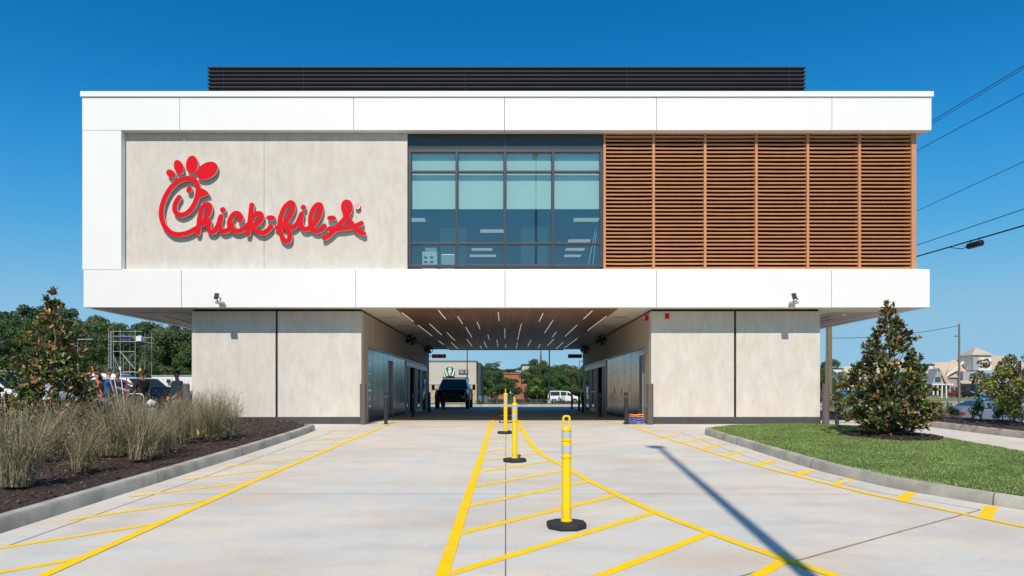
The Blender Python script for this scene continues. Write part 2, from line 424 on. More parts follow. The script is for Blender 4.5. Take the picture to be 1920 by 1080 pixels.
lin += ribbon([(-3.6, 3), (-3.56, 5.25), (-3.6, 9.9), (-3.5, 17), (-3.42, 24), (-3.42, 30)], .10)
for k in range(11):
    y0 = 5.74+1.33*k; hat += ribbon([(-3.58, y0), (-4.72+.05*(k % 3), y0-1.17)], .09 if k < 6 else .07)
rl = [(3.25, 30), (3.3, 21.6), (3.62, 18.5), (3.75, 16.15), (3.95, 13.85), (4.03, 12.7), (4.15, 11.5), (4.34, 10.4), (4.52, 9.45), (4.64, 8.8), (4.79, 8.33), (5.1, 7.33), (5.24, 6.88), (5.6, 6.0), (6.2, 5.0)]
lin += ribbon([tuple(p) for p in catmull(rl, 3)], .085)
for a, b in (((3.55, 19.2), (4.1, 19.8)), ((3.66, 17.9), (4.3, 18.5)), ((3.75, 16.4), (4.42, 17.1)), ((3.86, 15.1), (4.8, 16.1)), ((3.96, 13.85), (4.68, 14.7)), ((4.03, 12.7), (4.66, 13.35)),
             ((4.17, 11.4), (4.72, 12.0)), ((4.36, 10.3), (4.82, 10.8)), ((4.52, 9.4), (5.02, 9.95)), ((4.8, 8.3), (5.26, 8.85)), ((5.12, 7.3), (5.66, 7.95))):
    hat += ribbon([a, b], .13)
lin += ribbon([(9.75, 4), (9.85, 11), (10.0, 15), (10.1, 18), (10.0, 19.2), (9.6, 19.9)], .09)
for y0 in (9.5, 11.3, 13.2, 15.0): hat += ribbon([(9.45, y0-.3), (9.95, y0+.1)], .14)
sheet('lane_marking', hat, .003, M['paint'])
sheet('lane_marking', lin, .0055, M['paint'])
M['wpaint'] = mat('white_paint', (.62, .62, .60), .6, var=.1, vs=4)
cw = []
for yy in (30.2, 34.7):
    for i in range(-7, 8):
        if abs(i) > 0: cw.append([(i*.52*yy/30.2*.95-.11, yy-.3), (i*.52*yy/30.2*.95+.11, yy-.3), (i*.52*yy/30.2*.95+.11, yy+.3), (i*.52*yy/30.2*.95-.11, yy+.3)])
sheet('crosswalk_marking', cw, .006, M['wpaint'])
sheet('spray_mark', [[(4.72, 9.62), (4.80, 9.58), (4.93, 9.82), (4.87, 9.86)], [(4.86, 9.95), (4.93, 9.92), (5.0, 10.12), (4.95, 10.15)]], .006, M['wpaint'])

# kerbs, beds and lawn
kl = catmull([(-4.97, -4), (-4.93, 3), (-4.9, 6.6), (-4.9, 9), (-4.9, 13.4), (-4.97, 16.6), (-5.03, 17.7)], 6)+[Vector((-5.05, 18.1)), Vector((-5.12, 18.28)), Vector((-5.3, 18.4))]
kerb('kerb', kl, side=1, joints=3.0)
kr = catmull([(10, 3.6), (8.4, 4.9), (7.1, 6.0), (6.3, 6.95), (5.85, 7.73), (5.54, 8.4), (5.22, 9.12), (4.99, 10.4), (4.92, 11.6), (4.92, 14), (4.92, 16.6), (4.97, 17.05)], 5)+[Vector((5.1, 17.35)), Vector((5.4, 17.6)), Vector((6.0, 18.0)), Vector((7, 18.3)), Vector((8, 18.3)), Vector((9, 17.7)), Vector((9.4, 16.6)), Vector((9.42, 15)), Vector((9.2, 12)), Vector((9.1, 8)), Vector((9.6, 5))]
kerb('kerb', kr[:57+10], side=-1, joints=3.0)
kb = [Vector((12.15, y)) if y < 16 else Vector((12.05-(y-16)*.035, y)) for y in np.arange(2, 36, .8)]
kerb('kerb', kb, side=-1, joints=3.0, h=.16)
lawn_poly = [(p.x, p.y) for p in kr]
def shrink(poly, cx, cy, d):
    out = []
    for x, y in poly:
        v = Vector((cx-x, cy-y)); v = v.normalized()*d; out.append((x+v.x, y+v.y))
    return out
lawn_poly = shrink(lawn_poly, 7.2, 12, .1)
TR = Vector((9.05, 15.5))            # the magnolia on the lawn (set below from the photo)
TR = ground_at(1668, 822, .1).xy
def lawn_h(x, y):
    d = min(abs(x-4.95), 2)
    return .012*mnoise.noise((x*1.3, y*1.3, 0))+.03*min(d, 1)
lawn = sheet('lawn_soil', [lawn_poly], .13, M['soil_green'], cuts=.4, hf=lawn_h, smooth=True)
def mulch_h(x, y): return .035*mnoise.noise((x*1.1, y*1.1, 3))+.02*mnoise.noise((x*6, y*6, 1))+.05*min(1, max(0, (-5.2-x)*.6))
bed_poly = [(-5.06, -4), (-5.04, 3), (-5.0, 6.6), (-5.0, 13.4), (-5.07, 16.6), (-5.17, 18.25), (-5.9, 19.2), (-6.9, 20.28), (-9.3, 20.28), (-9.8, 20.25), (-22, 19.9), (-22, -4)]
sheet('mulch_bed', [bed_poly], .10, M['mulch'], cuts=.22, hf=mulch_h, smooth=True)
bedr = [(12.3, 2), (12.25, 15), (11.9, 20), (11.55, 34.4), (13.8, 34.4), (14.3, 20), (14.6, 2)]
sheet('mulch_bed', [bedr], .14, M['mulch'], cuts=.3, hf=lambda x, y: .05*mnoise.noise((x, y, 2)), smooth=True)
bedm = [(-14, 50.5), (12, 50.5), (12, 60), (-14, 60)]
sheet('mulch_bed', [bedm], .12, M['mulch'], cuts=1.5, hf=lambda x, y: .05*mnoise.noise((x, y, 2))+.08*(1-abs((y-55)/5)))
kerb('kerb', [Vector((x, 50.4)) for x in np.arange(-14, 13, 1.5)], side=1, joints=3)
# mulch ring round the magnolia
ring = [(TR.x+math.cos(t)*(.95+.1*math.sin(3*t+1)), TR.y-.1+math.sin(t)*(1.15+.12*math.sin(2*t))) for t in np.linspace(0, 2*math.pi, 30)[:-1]]
sheet('mulch_ring', [ring], .165, M['mulch'], cuts=.12, hf=lambda x, y: .05*max(0, 1-((x-TR.x)**2+(y-TR.y)**2))+.02*mnoise.noise((x*7, y*7, 1)), smooth=True)
def scatter(poly, n, ybias=None):
    xs = [p[0] for p in poly]; ys = [p[1] for p in poly]; out = []
    while len(out) < n:
        x = random.uniform(min(xs), max(xs)); y = random.uniform(min(ys), max(ys))
        if ybias and random.random() > ybias(y): continue
        if inpoly(x, y, poly): out.append((x, y))
    return out
def chip_field(name, poly, n, hfun, size, ybias=None):
    pts = scatter(poly, n, ybias); C = np.array([(x, y, G(x, y)+hfun(x, y)) for x, y in pts])
    a = np.random.uniform(0, 6.28, n); A = np.stack([np.cos(a), np.sin(a), np.random.uniform(-.35, .35, n)], 1)
    N = np.random.normal(0, .45, (n, 3)); N[:, 2] = 1; s = np.random.uniform(.5, 1.5, n)*size
    o = leaves(name, C, A, N, s, M['chips'], wr=.35); tag(o, kind='stuff'); return o
front_bed = [(-5.05, 5), (-5.02, 13.4), (-5.17, 18.2), (-5.9, 19.1), (-6.9, 20.2), (-9.3, 20.2), (-12, 14), (-9, 5)]
tag(chip_field('mulch_chips', front_bed, 16000, lambda x, y: .125+mulch_h(x, y), .06), 'dark brown shredded bark mulch in the long planting bed', None)
chip_field('mulch_chips', ring, 2500, lambda x, y: .185+.05*max(0, 1-((x-TR.x)**2+(y-TR.y)**2)), .05)
chip_field('mulch_chips', [(12.3, 8), (11.6, 30), (13.6, 30), (14.2, 8)], 3500, lambda x, y: .17, .07)
# lawn blades
def blades(name, poly, n, h, m, ybias=None, base=.13, hf=lawn_h, excl=None):
    pts = [p for p in scatter(poly, n, ybias) if not (excl and excl(*p))]; n = len(pts)
    C = np.array([(x, y, G(x, y)+base+hf(x, y)) for x, y in pts]); a = np.random.uniform(0, 6.28, n)
    w = np.random.uniform(.006, .011, n)[:, None]; hh = (np.random.uniform(.5, 1.3, n)*h)[:, None]
    B = np.stack([np.cos(a), np.sin(a), np.zeros(n)], 1); lean = np.random.normal(0, .5, (n, 3)); lean[:, 2] = 1
    V = np.stack([C-B*w, C+B*w, C+lean*hh], 1).reshape(-1, 3)
    me = bpy.data.meshes.new(name); me.vertices.add(3*n); me.vertices.foreach_set('co', V.ravel()); me.loops.add(3*n); me.polygons.add(n)
    me.loops.foreach_set('vertex_index', np.arange(3*n)); me.polygons.foreach_set('loop_start', np.arange(0, 3*n, 3)); me.update(calc_edges=True); me.validate()
    me.materials.append(m); o = bpy.data.objects.new(name, me); COL.objects.link(o); tag(o, kind='stuff'); return o
M['lawn'] = mat('lawn_blades', (.09, .2, .03), .6, island=[(0, (.12, .22, .045)), (.5, (.22, .35, .085)), (.8, (.33, .43, .13)), (.92, (.46, .42, .18)), (1, (.56, .48, .26))], trans=.3, var=.24, vs=1.3)
tag(blades('lawn_grass', lawn_poly, 180000, .027, M['lawn'], lambda y: 1.0 if y < 12 else .8, excl=lambda x, y: ((x-TR.x)/.93)**2+((y+.1-TR.y)/1.1)**2 < 1), 'short mown green lawn on the kerbed island right of the lane')

# ------------------------------------------------------------------ the restaurant building
B = thing('restaurant_building', 'two storey white and grey restaurant raised on two blocks over a drive-through lane', 'building', (0, 20.3, 0))
zt = 3.43
# ground-floor blocks
for sx, xs in ((-1, (-9.33, -4.29)), (1, (4.33, 9.35))):
    x0, x1 = xs; xj = (519-948)/63 if sx < 0 else (1378-948)/63
    for a, b in ((x0, xj-.035), (xj+.035, x1)):
        mb = MB(); mb.box(a, b, 20.3, 20.62, .21, 3.35); mb.build('stucco_wall', M['stucco'], B)
    mb = MB(); mb.box(xj-.034, xj+.034, 20.34, 20.6, .21, 3.35); mb.build('wall_joint', M['black'], B)
    mb = MB(); mb.box(x0+.02, x1-.02, 20.36, 38.2, 3.351, 3.419); mb.build('top_reveal', M['black'], B)
    mb = MB(); mb.box(x0-.02, x1+.02 if sx < 0 else x1+.02, 20.285, 20.6, 0, .209); mb.build('base_band', M['base'], B, bevel=.01)
    # inner wall along the lane: front jamb, header, rear
    xi = x1 if sx < 0 else x0; xo = xi-.3 if sx < 0 else xi+.3
    a, b = min(xi, xo), max(xi, xo)
    mb = MB(); mb.box(a, b, 20.621, 21.3, 0, 3.35); mb.box(a, b, 21.301, 37.6, 2.40, 3.35); mb.box(a, b, 37.601, 38.3, 0, 3.35); mb.build('lane_wall', M.setdefault('lanewall', mat('lane_wall_board', (.46, .40, .32), .75, var=.12, vs=1.0, stretch=(1, 9, .4))), B)
    xo2 = x0 if sx < 0 else x1-.3
    mb = MB(); mb.box(xo2, xo2+.3, 20.621, 38.3, .0, 3.35); mb.box(x0+.3, x1-.3, 38.0, 38.3, 0, 3.35); mb.build('outer_wall', M['stucco'], B)
    # stainless panels, set back 6 cm
    xp = xi-sx*(-.06) if sx < 0 else xi+.06
    xp = xi-.06 if sx < 0 else xi+.06
    def pan(y0, y1, z0=.12, z1=2.33, name='metal_panel', m='steel', d=0.0, th=.04):
        mb = MB(); u = xp+(d if sx < 0 else -d); mb.box(min(u, u-.04*(1 if sx < 0 else -1)*th/.04), max(u, u-.04*(1 if sx < 0 else -1)*th/.04), y0, y1, z0, z1); return mb.build(name, M[m], B)
    pan(21.301, 37.6, 2.335, 2.40, 'panel_header', 'alu', .03, .05)
    pan(21.301, 29.6, .0, .115, 'panel_plinth', 'base', .01, .05)
    ub0 = xp-.075 if sx < 0 else xp+.065
    mb = MB(); mb.box(ub0, ub0+.01, 21.31, 25.25 if sx < 0 else 21.4, 0, 2.33); mb.box(ub0, ub0+.01, 26.4 if sx < 0 else 22.4, 29.6, 0, 2.33); mb.build('panel_backing', M['void'], B)
    doors = [(25.3, 26.35)] if sx < 0 else [(21.42, 22.35)]
    edges = [21.32, 22.35, 23.3, 24.25, 25.28] if sx < 0 else [22.37, 23.9, 25.3, 26.75, 28.2, 29.6]
    for y0, y1 in zip(edges, edges[1:]): pan(y0, y1-.03)
    if sx < 0:
        for y0, y1 in zip([26.37, 27.45, 28.5], [27.45, 28.5, 29.6]): pan(y0, y1-.03)
    for y0, y1 in doors:
        pan(y0, y1, 2.13, 2.33, 'metal_panel')
        mb = MB(); u = xp
        mb.box(min(u-.1, u+.02), max(u-.1, u+.02) if sx < 0 else u+.1, y0, y0+.07, 0, 2.125); mb.box(u-.1 if sx < 0 else u-.02, u+.02 if sx < 0 else u+.1, y1-.07, y1, 0, 2.125)
        fr = mb.build('door_frame', M['alu'], B)
        mb = MB(); mb.box(u-.14 if sx < 0 else u+.1, u-.1 if sx < 0 else u+.14, y0+.072, y1-.072, 0.01, 2.125); dr = mb.build('door', M['black'], B)
        mb = MB(); mb.box(u-.09 if sx < 0 else u+.03, u-.03 if sx < 0 else u+.09, y0+.14, y0+.17, .9, 1.25); mb.build('handle', M['alu'], dr, local=False)
    # sliding entrance bay
    y0, y1 = 29.7, 37.55
    mb = MB(); u0, u1 = (xp-.06, xp+.05) if sx < 0 else (xp-.05, xp+.06)
    for yy in (29.7, 30.6, 32.7, 33.4, 34.9, 35.5, 37.45): mb.box(u0, u1, yy, yy+.09, 0, 2.33)
    mb.box(u0+.005, u1-.005, 29.79, 37.45, 2.1, 2.3); mb.box(u0+.005, u1-.005, 32.79, 34.9, .95, 1.0); mb.box(u0+.005, u1-.005, 32.79, 34.9, 0, .13)
    mb.build('entrance_frame', M['alu'], B)
    um = (u0+u1)/2
    M['dglass'] = M.get('dglass') or glass_mat('dark_glass', (.10, .13, .14), .10)
    for a, b in ((29.79, 30.6), (32.79, 33.4), (33.49, 34.9), (35.59, 37.45)): mb = MB(); mb.box(um-.008, um+.008, a, b, .13, 2.1); mb.build('entrance_glass', M['dglass'], B)
    ub = um-.5 if sx < 0 else um+.5
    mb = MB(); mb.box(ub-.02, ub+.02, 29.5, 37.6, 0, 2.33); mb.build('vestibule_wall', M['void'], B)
# soffit and overhang slab
mb = MB(); mb.box(-12.2, 12.28, 20.0, 39.4, 3.43, 4.49); mb.build('floor_slab', M['soffit'], B)
mb = MB(); mb.box(-12.15, 12.23, 20.01, 39.35, 3.42, 3.429); mb.build('soffit', M['soffit'], B)
def wood_ceiling_mat():
    m = bpy.data.materials.new('plank_ceiling'); m.use_nodes = True; nt = m.node_tree; n = nt.nodes; l = nt.links; b = n["Principled BSDF"]
    tc = n.new("ShaderNodeTexCoord"); mp = n.new("ShaderNodeMapping"); mp.inputs['Rotation'].default_value = (0, 0, R(90)); l.new(tc.outputs['Object'], mp.inputs['Vector'])
    br = n.new("ShaderNodeTexBrick"); br.inputs['Scale'].default_value = 1; br.inputs['Brick Width'].default_value = 2.4; br.inputs['Row Height'].default_value = .19
    br.inputs['Mortar Size'].default_value = .006; br.inputs['Color1'].default_value = (.46, .235, .14, 1); br.inputs['Color2'].default_value = (.31, .16, .10, 1); br.inputs['Mortar'].default_value = (.02, .012, .01, 1)
    br.inputs['Bias'].default_value = 0; l.new(mp.outputs[0], br.inputs['Vector'])
    ns = n.new("ShaderNodeTexNoise"); ns.inputs['Scale'].default_value = 3; mp2 = n.new("ShaderNodeMapping"); mp2.inputs['Scale'].default_value = (12, .6, 1)
    l.new(tc.outputs['Object'], mp2.inputs['Vector']); l.new(mp2.outputs[0], ns.inputs['Vector'])
    mx = n.new("ShaderNodeMix"); mx.data_type = 'RGBA'; mx.blend_type = 'MULTIPLY'; mx.inputs[0].default_value = .5
    l.new(br.outputs[0], mx.inputs[6]); l.new(ns.outputs[0], mx.inputs[7]); l.new(mx.outputs[2], b.inputs['Base Color'])
    b.inputs['Roughness'].default_value = .38; b.inputs['Specular IOR Level'].default_value = .5; return m
M['plank'] = wood_ceiling_mat()
M['led'] = mat('led_strip', (1, .9, .78), .5, emit=.45)
mb = MB(); mb.box(-3.25, 3.32, 20.12, 39.2, 3.405, 3.4195); wc = mb.build('plank_ceiling', M['plank'], B)
segs = [(300,52,372,107),(535,37,583,92),(655,75,688,122),(775,110,795,152),(907,50,914,102),(1185,55,1162,107),(1490,40,1437,92),(405,130,495,197),(478,122,560,190),(703,143,747,205),(586,175,642,227),(842,190,853,218),(948,152,950,213),(1049,122,1036,190),(1243,102,1198,178),(1393,130,1327,198),(1610,75,1495,163),(1267,172,1245,203),(1033,197,1029,222),(537,228,568,250),(612,237,660,277),(713,217,745,262),(817,230,838,270),(898,222,906,262),(1026,240,1020,275),(1110,222,1092,262),(1252,215,1213,260),(1308,237,1268,277),(1420,213,1335,273),(1168,247,1157,270),(795,258,805,277),(953,250,955,270)]
for a, b, c, d in segs:
    Y0, Y1 = [1280*2.475/(736-(570+v/3.31)) for v in (b, d)]
    X = sum(((660+u/3.31)-948)*Y/1280 for u, Y in ((a, Y0), (c, Y1)))/2
    X = min(3.26, max(-3.2, X)); Y1 = min(Y1, 39.0)
    mb = MB(); mb.box(X-.010, X+.010, Y0, Y1, 3.393, 3.4055); mb.build('light_strip', M['led'], B)
# side soffit planks and slots
for sx in (-1, 1):
    c = -10.75 if sx < 0 else 10.85
    mb = MB(); mb.box(c-.75, c+.75, 21.2, 38.5, 3.408, 3.4195); mb.build('soffit_planks', M['plank2'] if 'plank2' in M else M.setdefault('plank2', mat('soffit_planks', (.46, .35, .27), .5, var=.15, vs=1, stretch=(14, .5, 1))), B)
    mb = MB()
    for dx, y0, y1 in ((-.35, 22.2, 27), (.1, 23, 29), (.5, 26, 33), (-.1, 30, 36)): mb.box(c+dx, c+dx+.07, y0, y1, 3.399, 3.4079)
    mb.build('light_slot', M['dark'], B)
    mb = MB(); mb.lathe((c+sx*-.25, 21.4, 3.33), [(.03, 0), (.07, .02), (.085, .06), (.085, .078)], 14); mb.build('dome_camera', M['whitep'], B, smooth=True)
# little vents in the render soffit
for sx in (-1, 1):
    for yy in (22.4, 25.3, 29, 34): 
        mb = MB(); mb.box(sx*3.8-.25, sx*3.8+.25, yy, yy+.16, 3.412, 3.4195); mb.build('soffit_vent', M['alu'] if yy > 30 else M.setdefault('ventm', mat('vent_grille', (.33, .31, .28), .6)), B)
mb = MB(); mb.box(-3.25, 3.32, 39.2, 39.42, 3.38, 3.4195); mb.build('rear_edge_trim', M['dark'], B)
# fascia panels
def fpanel(x0, x1, z0, z1, y0=19.64, y1=19.86, name='fascia_panel'):
    mb = MB(); mb.box(x0, x1, y0, y1, z0, z1); return mb.build(name, M['white'], B, bevel=.006)
g = .006; F = lambda x: (x-948)*19.64/1280
tx = [-12.19]+[F(v) for v in (337, 663, 946, 1231, 1560)]+[12.26]
for a, b in zip(tx, tx[1:]): fpanel(a+g, b-g, 8.485, 9.435)
bx = [-12.15]+[F(v) for v in (340, 667, 947, 1231, 1559)]+[12.21]
for a, b in zip(bx, bx[1:]): fpanel(a+g, b-g, 3.385, 4.455)
fpanel(-12.18, -11.06, 4.47, 8.475)
mb = MB(); mb.box(-12.1, 12.2, 19.87, 19.99, 8.50, 9.43); mb.box(-12.1, 12.2, 19.87, 19.99, 3.40, 4.48); mb.build('panel_backing', M['soffit'], B)
mb = MB(); mb.box(-12.15, 12.21, 19.655, 19.865, 4.457, 4.484); mb.box(-11.05, 12.21, 19.866, 20.05, 4.486, 4.53); mb.build('ledge_cap', M['coping'], B, bevel=.005)
for sx in (-1, 1):                   # returns along the sides
    x0, x1 = (-12.17, -11.9) if sx < 0 else (11.98, 12.20)
    for z0, z1 in ((8.49, 9.43), (3.39, 4.455)):
        yy = [20.0, 24.9, 29.8, 34.6, 39.4]
        for a, b in zip(yy, yy[1:]): fpanel(x0, x1, z0, z1, a+g, b-g)
mb = MB(); mb.box(-11.89, 11.97, 20.0, 39.4, 8.515, 9.40); mb.build('roof_slab', M['soffit'], B)
mb = MB(); mb.box(-12.22, 12.30, 19.60, 39.44, 9.437, 9.59); mb.build('roof_coping', M['coping'], B, bevel=.008)
mb = MB(); mb.box(-12.16, -11.85, 20.0, 39.3, 4.49, 8.485); mb.build('side_wall', M['white'], B)
mb = MB(); mb.box(-11.84, 11.9, 38.9, 39.2, 4.49, 8.515); mb.build('rear_wall', M['stucco'], B)
mb = MB(); mb.box(11.6, 11.9, 20.5, 39.2, 4.49, 8.515); mb.build('side_wall', M['stucco'], B)
# stucco sign wall
for a, b in ((-11.1, -7.035), (-7.025, -2.86)):
    mb = MB(); mb.box(a, b, 19.87, 20.3, 4.532, 8.499); mb.build('sign_wall', M['stucco'], B)
mb = MB(); mb.box(-7.035, -7.025, 19.885, 20.25, 4.532, 8.499); mb.build('wall_joint', M['joint'], B)
# window wall
zs = lambda y: CZ+(736-y)*20/1280
X0, X1 = -2.845, 2.845
xm = [(v-948)*20/1280 for v in (856.5, 946.7, 1036.8)]
mb = MB(); mb.box(X0, X1, 19.97, 20.10, zs(280), 8.512)
sp = mb.build('spandrel', M['spandrel'], B)
mb = MB()
for x in xm: mb.box(x-.006, x+.006, 19.962, 19.969, zs(280), 8.51)
mb.build('spandrel_joint', M['frame'], B)
mb = MB()
fx = [X0+.04, *xm, X1-.04]; fz = [zs(499.5), zs(457.3), zs(322.6), zs(283.5)]
for i, x in enumerate(fx):
    w = .033 if 0 < i < 4 else .04
    mb.box(x-w, x+w, 19.94, 20.06, zs(502), zs(280.2))
for j, z in enumerate(fz):
    h = .03 if 0 < j < 3 else (.045 if j == 0 else .05)
    for a, b in zip(fx, fx[1:]):
        mb.box(a+.0335 if a > X0+.1 else a+.0405, b-.0335 if b < X1-.1 else b-.0405, 19.945, 20.055, z-h, z+h)
mb.build('window_frame', M['frame'], B, bevel=.004)
M['glass'] = glass_mat('tinted_glass', (.81, .91, .90), .165)
for a, b in zip(fx, fx[1:]):
    for z0, z1 in zip(fz, fz[1:]):
        mb = MB(); w_ = .008*random.uniform(-1, 1)
        mb.box(a+.034, b-.034, 20.0, 20.012, z0+.03, z1-.03)
        mb.build('window_pane', M['glass'], B)
M['blind'] = mat('roller_blind', (.84, .84, .80), .8)
for a, b in zip(fx, fx[1:]):
    mb = MB(); mb.box(a+.05, b-.05, 20.13, 20.133, 6.36, 8.1); bl = mb.build('roller_blind', M['blind'], B)
    mb = MB(); mb.cyl((a+.05, 20.13, 6.35), (b-.05, 20.13, 6.35), .016, n=8); mb.build('hem_bar', M['whitep'], bl)
# room behind the glass
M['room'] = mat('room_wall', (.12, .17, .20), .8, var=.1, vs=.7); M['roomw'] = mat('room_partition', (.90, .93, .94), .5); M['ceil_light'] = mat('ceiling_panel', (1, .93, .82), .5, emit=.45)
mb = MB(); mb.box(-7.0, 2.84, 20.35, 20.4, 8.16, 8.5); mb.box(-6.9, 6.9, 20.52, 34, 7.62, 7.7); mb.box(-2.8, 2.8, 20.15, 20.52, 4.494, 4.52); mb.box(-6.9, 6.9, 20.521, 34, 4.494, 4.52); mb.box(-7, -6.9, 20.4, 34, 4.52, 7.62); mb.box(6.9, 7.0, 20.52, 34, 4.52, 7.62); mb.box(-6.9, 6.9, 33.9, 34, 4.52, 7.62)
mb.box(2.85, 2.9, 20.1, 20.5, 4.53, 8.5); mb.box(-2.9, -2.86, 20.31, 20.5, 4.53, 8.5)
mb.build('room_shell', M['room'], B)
for px_, py_, w in ((777.6, 412.5, .5), (922.5, 433.5, .6), (1099, 412.5, .6), (1086, 451.7, .6), (903.8, 467.9, .6), (1078, 467.9, .55), (905.6, 481.8, .8), (1073.7, 482.3, .5)):
    Yc = 1280*6.665/(736-py_)
    if Yc > 33.5: Yc = 33.3
    Xc = (px_-948)*Yc/1280
    mb = MB(); w *= .8; mb.box(Xc-w, Xc+w, Yc-.25, Yc+.25, 7.595, 7.612); mb.build('ceiling_light', M['ceil_light'], B)
for xa, xb in ((825, 873), (977, 1027)):
    mb = MB(); mb.box((xa-948)*24/1280, (xb-948)*24/1280, 24, 25.2, 4.52, CZ+(736-426)*24/1280); mb.build('tall_cabinet', M['roomw'], B, bevel=.01)
mb = MB(); mb.box(-2.55, -2.1, 20.9, 21.3, 4.52, 5.25); bxp = mb.build('carton', M['whitep'], B)
mb = MB()
for i in range(2):
    for j in range(2): mb.box(-2.5+.19*i, -2.40+.19*i, 20.893, 20.899, 4.9+.14*j, 4.96+.14*j)
mb.build('hand_hole', M['dark'], bxp)
mb = MB(); mb.box(-2.47, -2.12, 20.95, 21.2, 5.26, 5.38); mb.build('carton', M['alu'], B)
mb = MB(); mb.box(-2.0, -1.55, 21.0, 21.5, 4.52, 5.2); mb.build('supply_bin', M['galv'], B, bevel=.03)
mb = MB(); mb.cyl((2.45, 20.7, 4.55), (2.74, 20.62, 5.95), .012, n=6); mb.cyl((2.62, 20.7, 4.55), (2.74, 20.62, 5.75), .01, n=6); mb.build('broom_handle', M['whitep'], B)
# louvre screen
LX = [(v-948)*19.95/1280 for v in (1133.5, 1225.5, 1322, 1418, 1514.5, 1611.5, 1713)]
for i, x in enumerate(LX):
    w = .035 if i < 6 else .07
    mb = MB(); mb.box(x-w, x+w, 19.93, 20.16, 4.532, 8.508); mb.build('louver_post', M['louver'], B, bevel=.004)
n_s = 35; dz = (8.50-4.56)/n_s
for a, b in zip(LX, LX[1:]):
    mb = MB(); bb = b-.072 if b > 11.8 else b-.037
    for k in range(n_s):
        z = 4.585+dz*k; sag = random.choice([0, 0, 0, .003, .006, .012]); n_ = 6; aa = a+.037
        prof = [(19.975, -.024), (19.96, -.018), (19.955, .012), (19.965, .022), (20.07, .05), (20.075, .03)]
        vs = []
        tilt = random.uniform(-.004, .004)
        for j in range(n_+1):
            t = j/n_; x = aa+(bb-aa)*t; s_ = -sag*4*t*(1-t)*.6+tilt*(t-.5)
            vs += [(x, y, z+h+s_) for y, h in prof]
        m_ = len(prof); fs = [(j*m_+q, j*m_+(q+1) % m_, (j+1)*m_+(q+1) % m_, (j+1)*m_+q) for j in range(n_) for q in range(m_)]
        fs += [tuple(range(m_)), tuple(range(n_*m_, (n_+1)*m_))]
        mb.add(vs, fs)
    mb.box(aa, bb, 19.94, 20.12, 4.533, 4.565); mb.box(aa, bb, 19.95, 20.12, 8.475, 8.507)
    mb.build('louver_bay', M['louver'], B)
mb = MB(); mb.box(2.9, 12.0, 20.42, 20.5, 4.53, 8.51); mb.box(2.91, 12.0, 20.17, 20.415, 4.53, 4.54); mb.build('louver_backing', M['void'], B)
mb = MB()
for k in range(n_s): mb.box(11.93, 12.03, 20.18, 38.5, 4.57+dz*k, 4.61+dz*k)
for yy in (20.3, 26, 32, 38.4): mb.box(11.92, 12.04, yy, yy+.1, 4.532, 8.508)
mb.build('side_louvers', M['louver'], B)
# recessed downlights under the roof fascia
for x in (1178, 1273, 1370, 1468, 1564, 1661):
    X = (x-948)*19.8/1280
    mb = MB(); mb.lathe((X, 19.84, 8.497), [(.055, 0), (.055, .012)], 16); dl = mb.build('downlight', M.setdefault('dl', mat('downlight_lens', (1, .93, .78), .5, emit=1.2)), B)
# rooftop plant screen
mb = MB(); x0, x1, yf = -9.40, 9.46, 21.5
zb = 11.2
for k in range(13):
    z = zb-.124*k
    for lo, hi, d0, d1 in ((z-.03, z, 0, 0), (z-.128, z-.03, 0, .085)):
        # a mitred ring of slanting blades: front and two sides
        o = [(x0+d0, yf+d0), (x1-d0, yf+d0), (x1-d0, 36-d0), (x0+d0, 36-d0)]; i_ = [(x0+d1, yf+d1), (x1-d1, yf+d1), (x1-d1, 36-d1), (x0+d1, 36-d1)]
        vs = [(a, b, hi) for a, b in o]+[(a, b, lo) for a, b in i_]
        mb.add(vs, [(q, (q+1) % 4, 4+(q+1) % 4, 4+q) for q in range(4)], 1 if d1 == 0 else 0)
    o = [(x0, yf), (x1, yf), (x1, 36), (x0, 36)]; t = .12; i_ = [(x0+t, yf+t), (x1-t, yf+t), (x1-t, 36-t), (x0+t, 36-t)]
    mb.add([(a, b, z) for a, b in o]+[(a, b, z) for a, b in i_], [(q, (q+1) % 4, 4+(q+1) % 4, 4+q) for q in range(4)], 1)
mb.build('roof_screen', [mat('screen_blade', (.010, .011, .014), .6, spec=.2), M.setdefault('dark2', mat('screen_lip', (.035, .038, .044), .6, spec=.25))], B)
mb = MB()
for x in (419, 569, 873, 1175, 1480): mb.box((x-948)*21.5/1280-.004, (x-948)*21.5/1280+.004, 21.49, 21.498, 9.6, 11.19)
mb.build('screen_seam', M['dark2'], B)
mb = MB(); mb.box(x0+.2, x1-.2, yf+.2, 35.7, 9.6, 11.12); mb.build('plant_enclosure', M['void'], B)

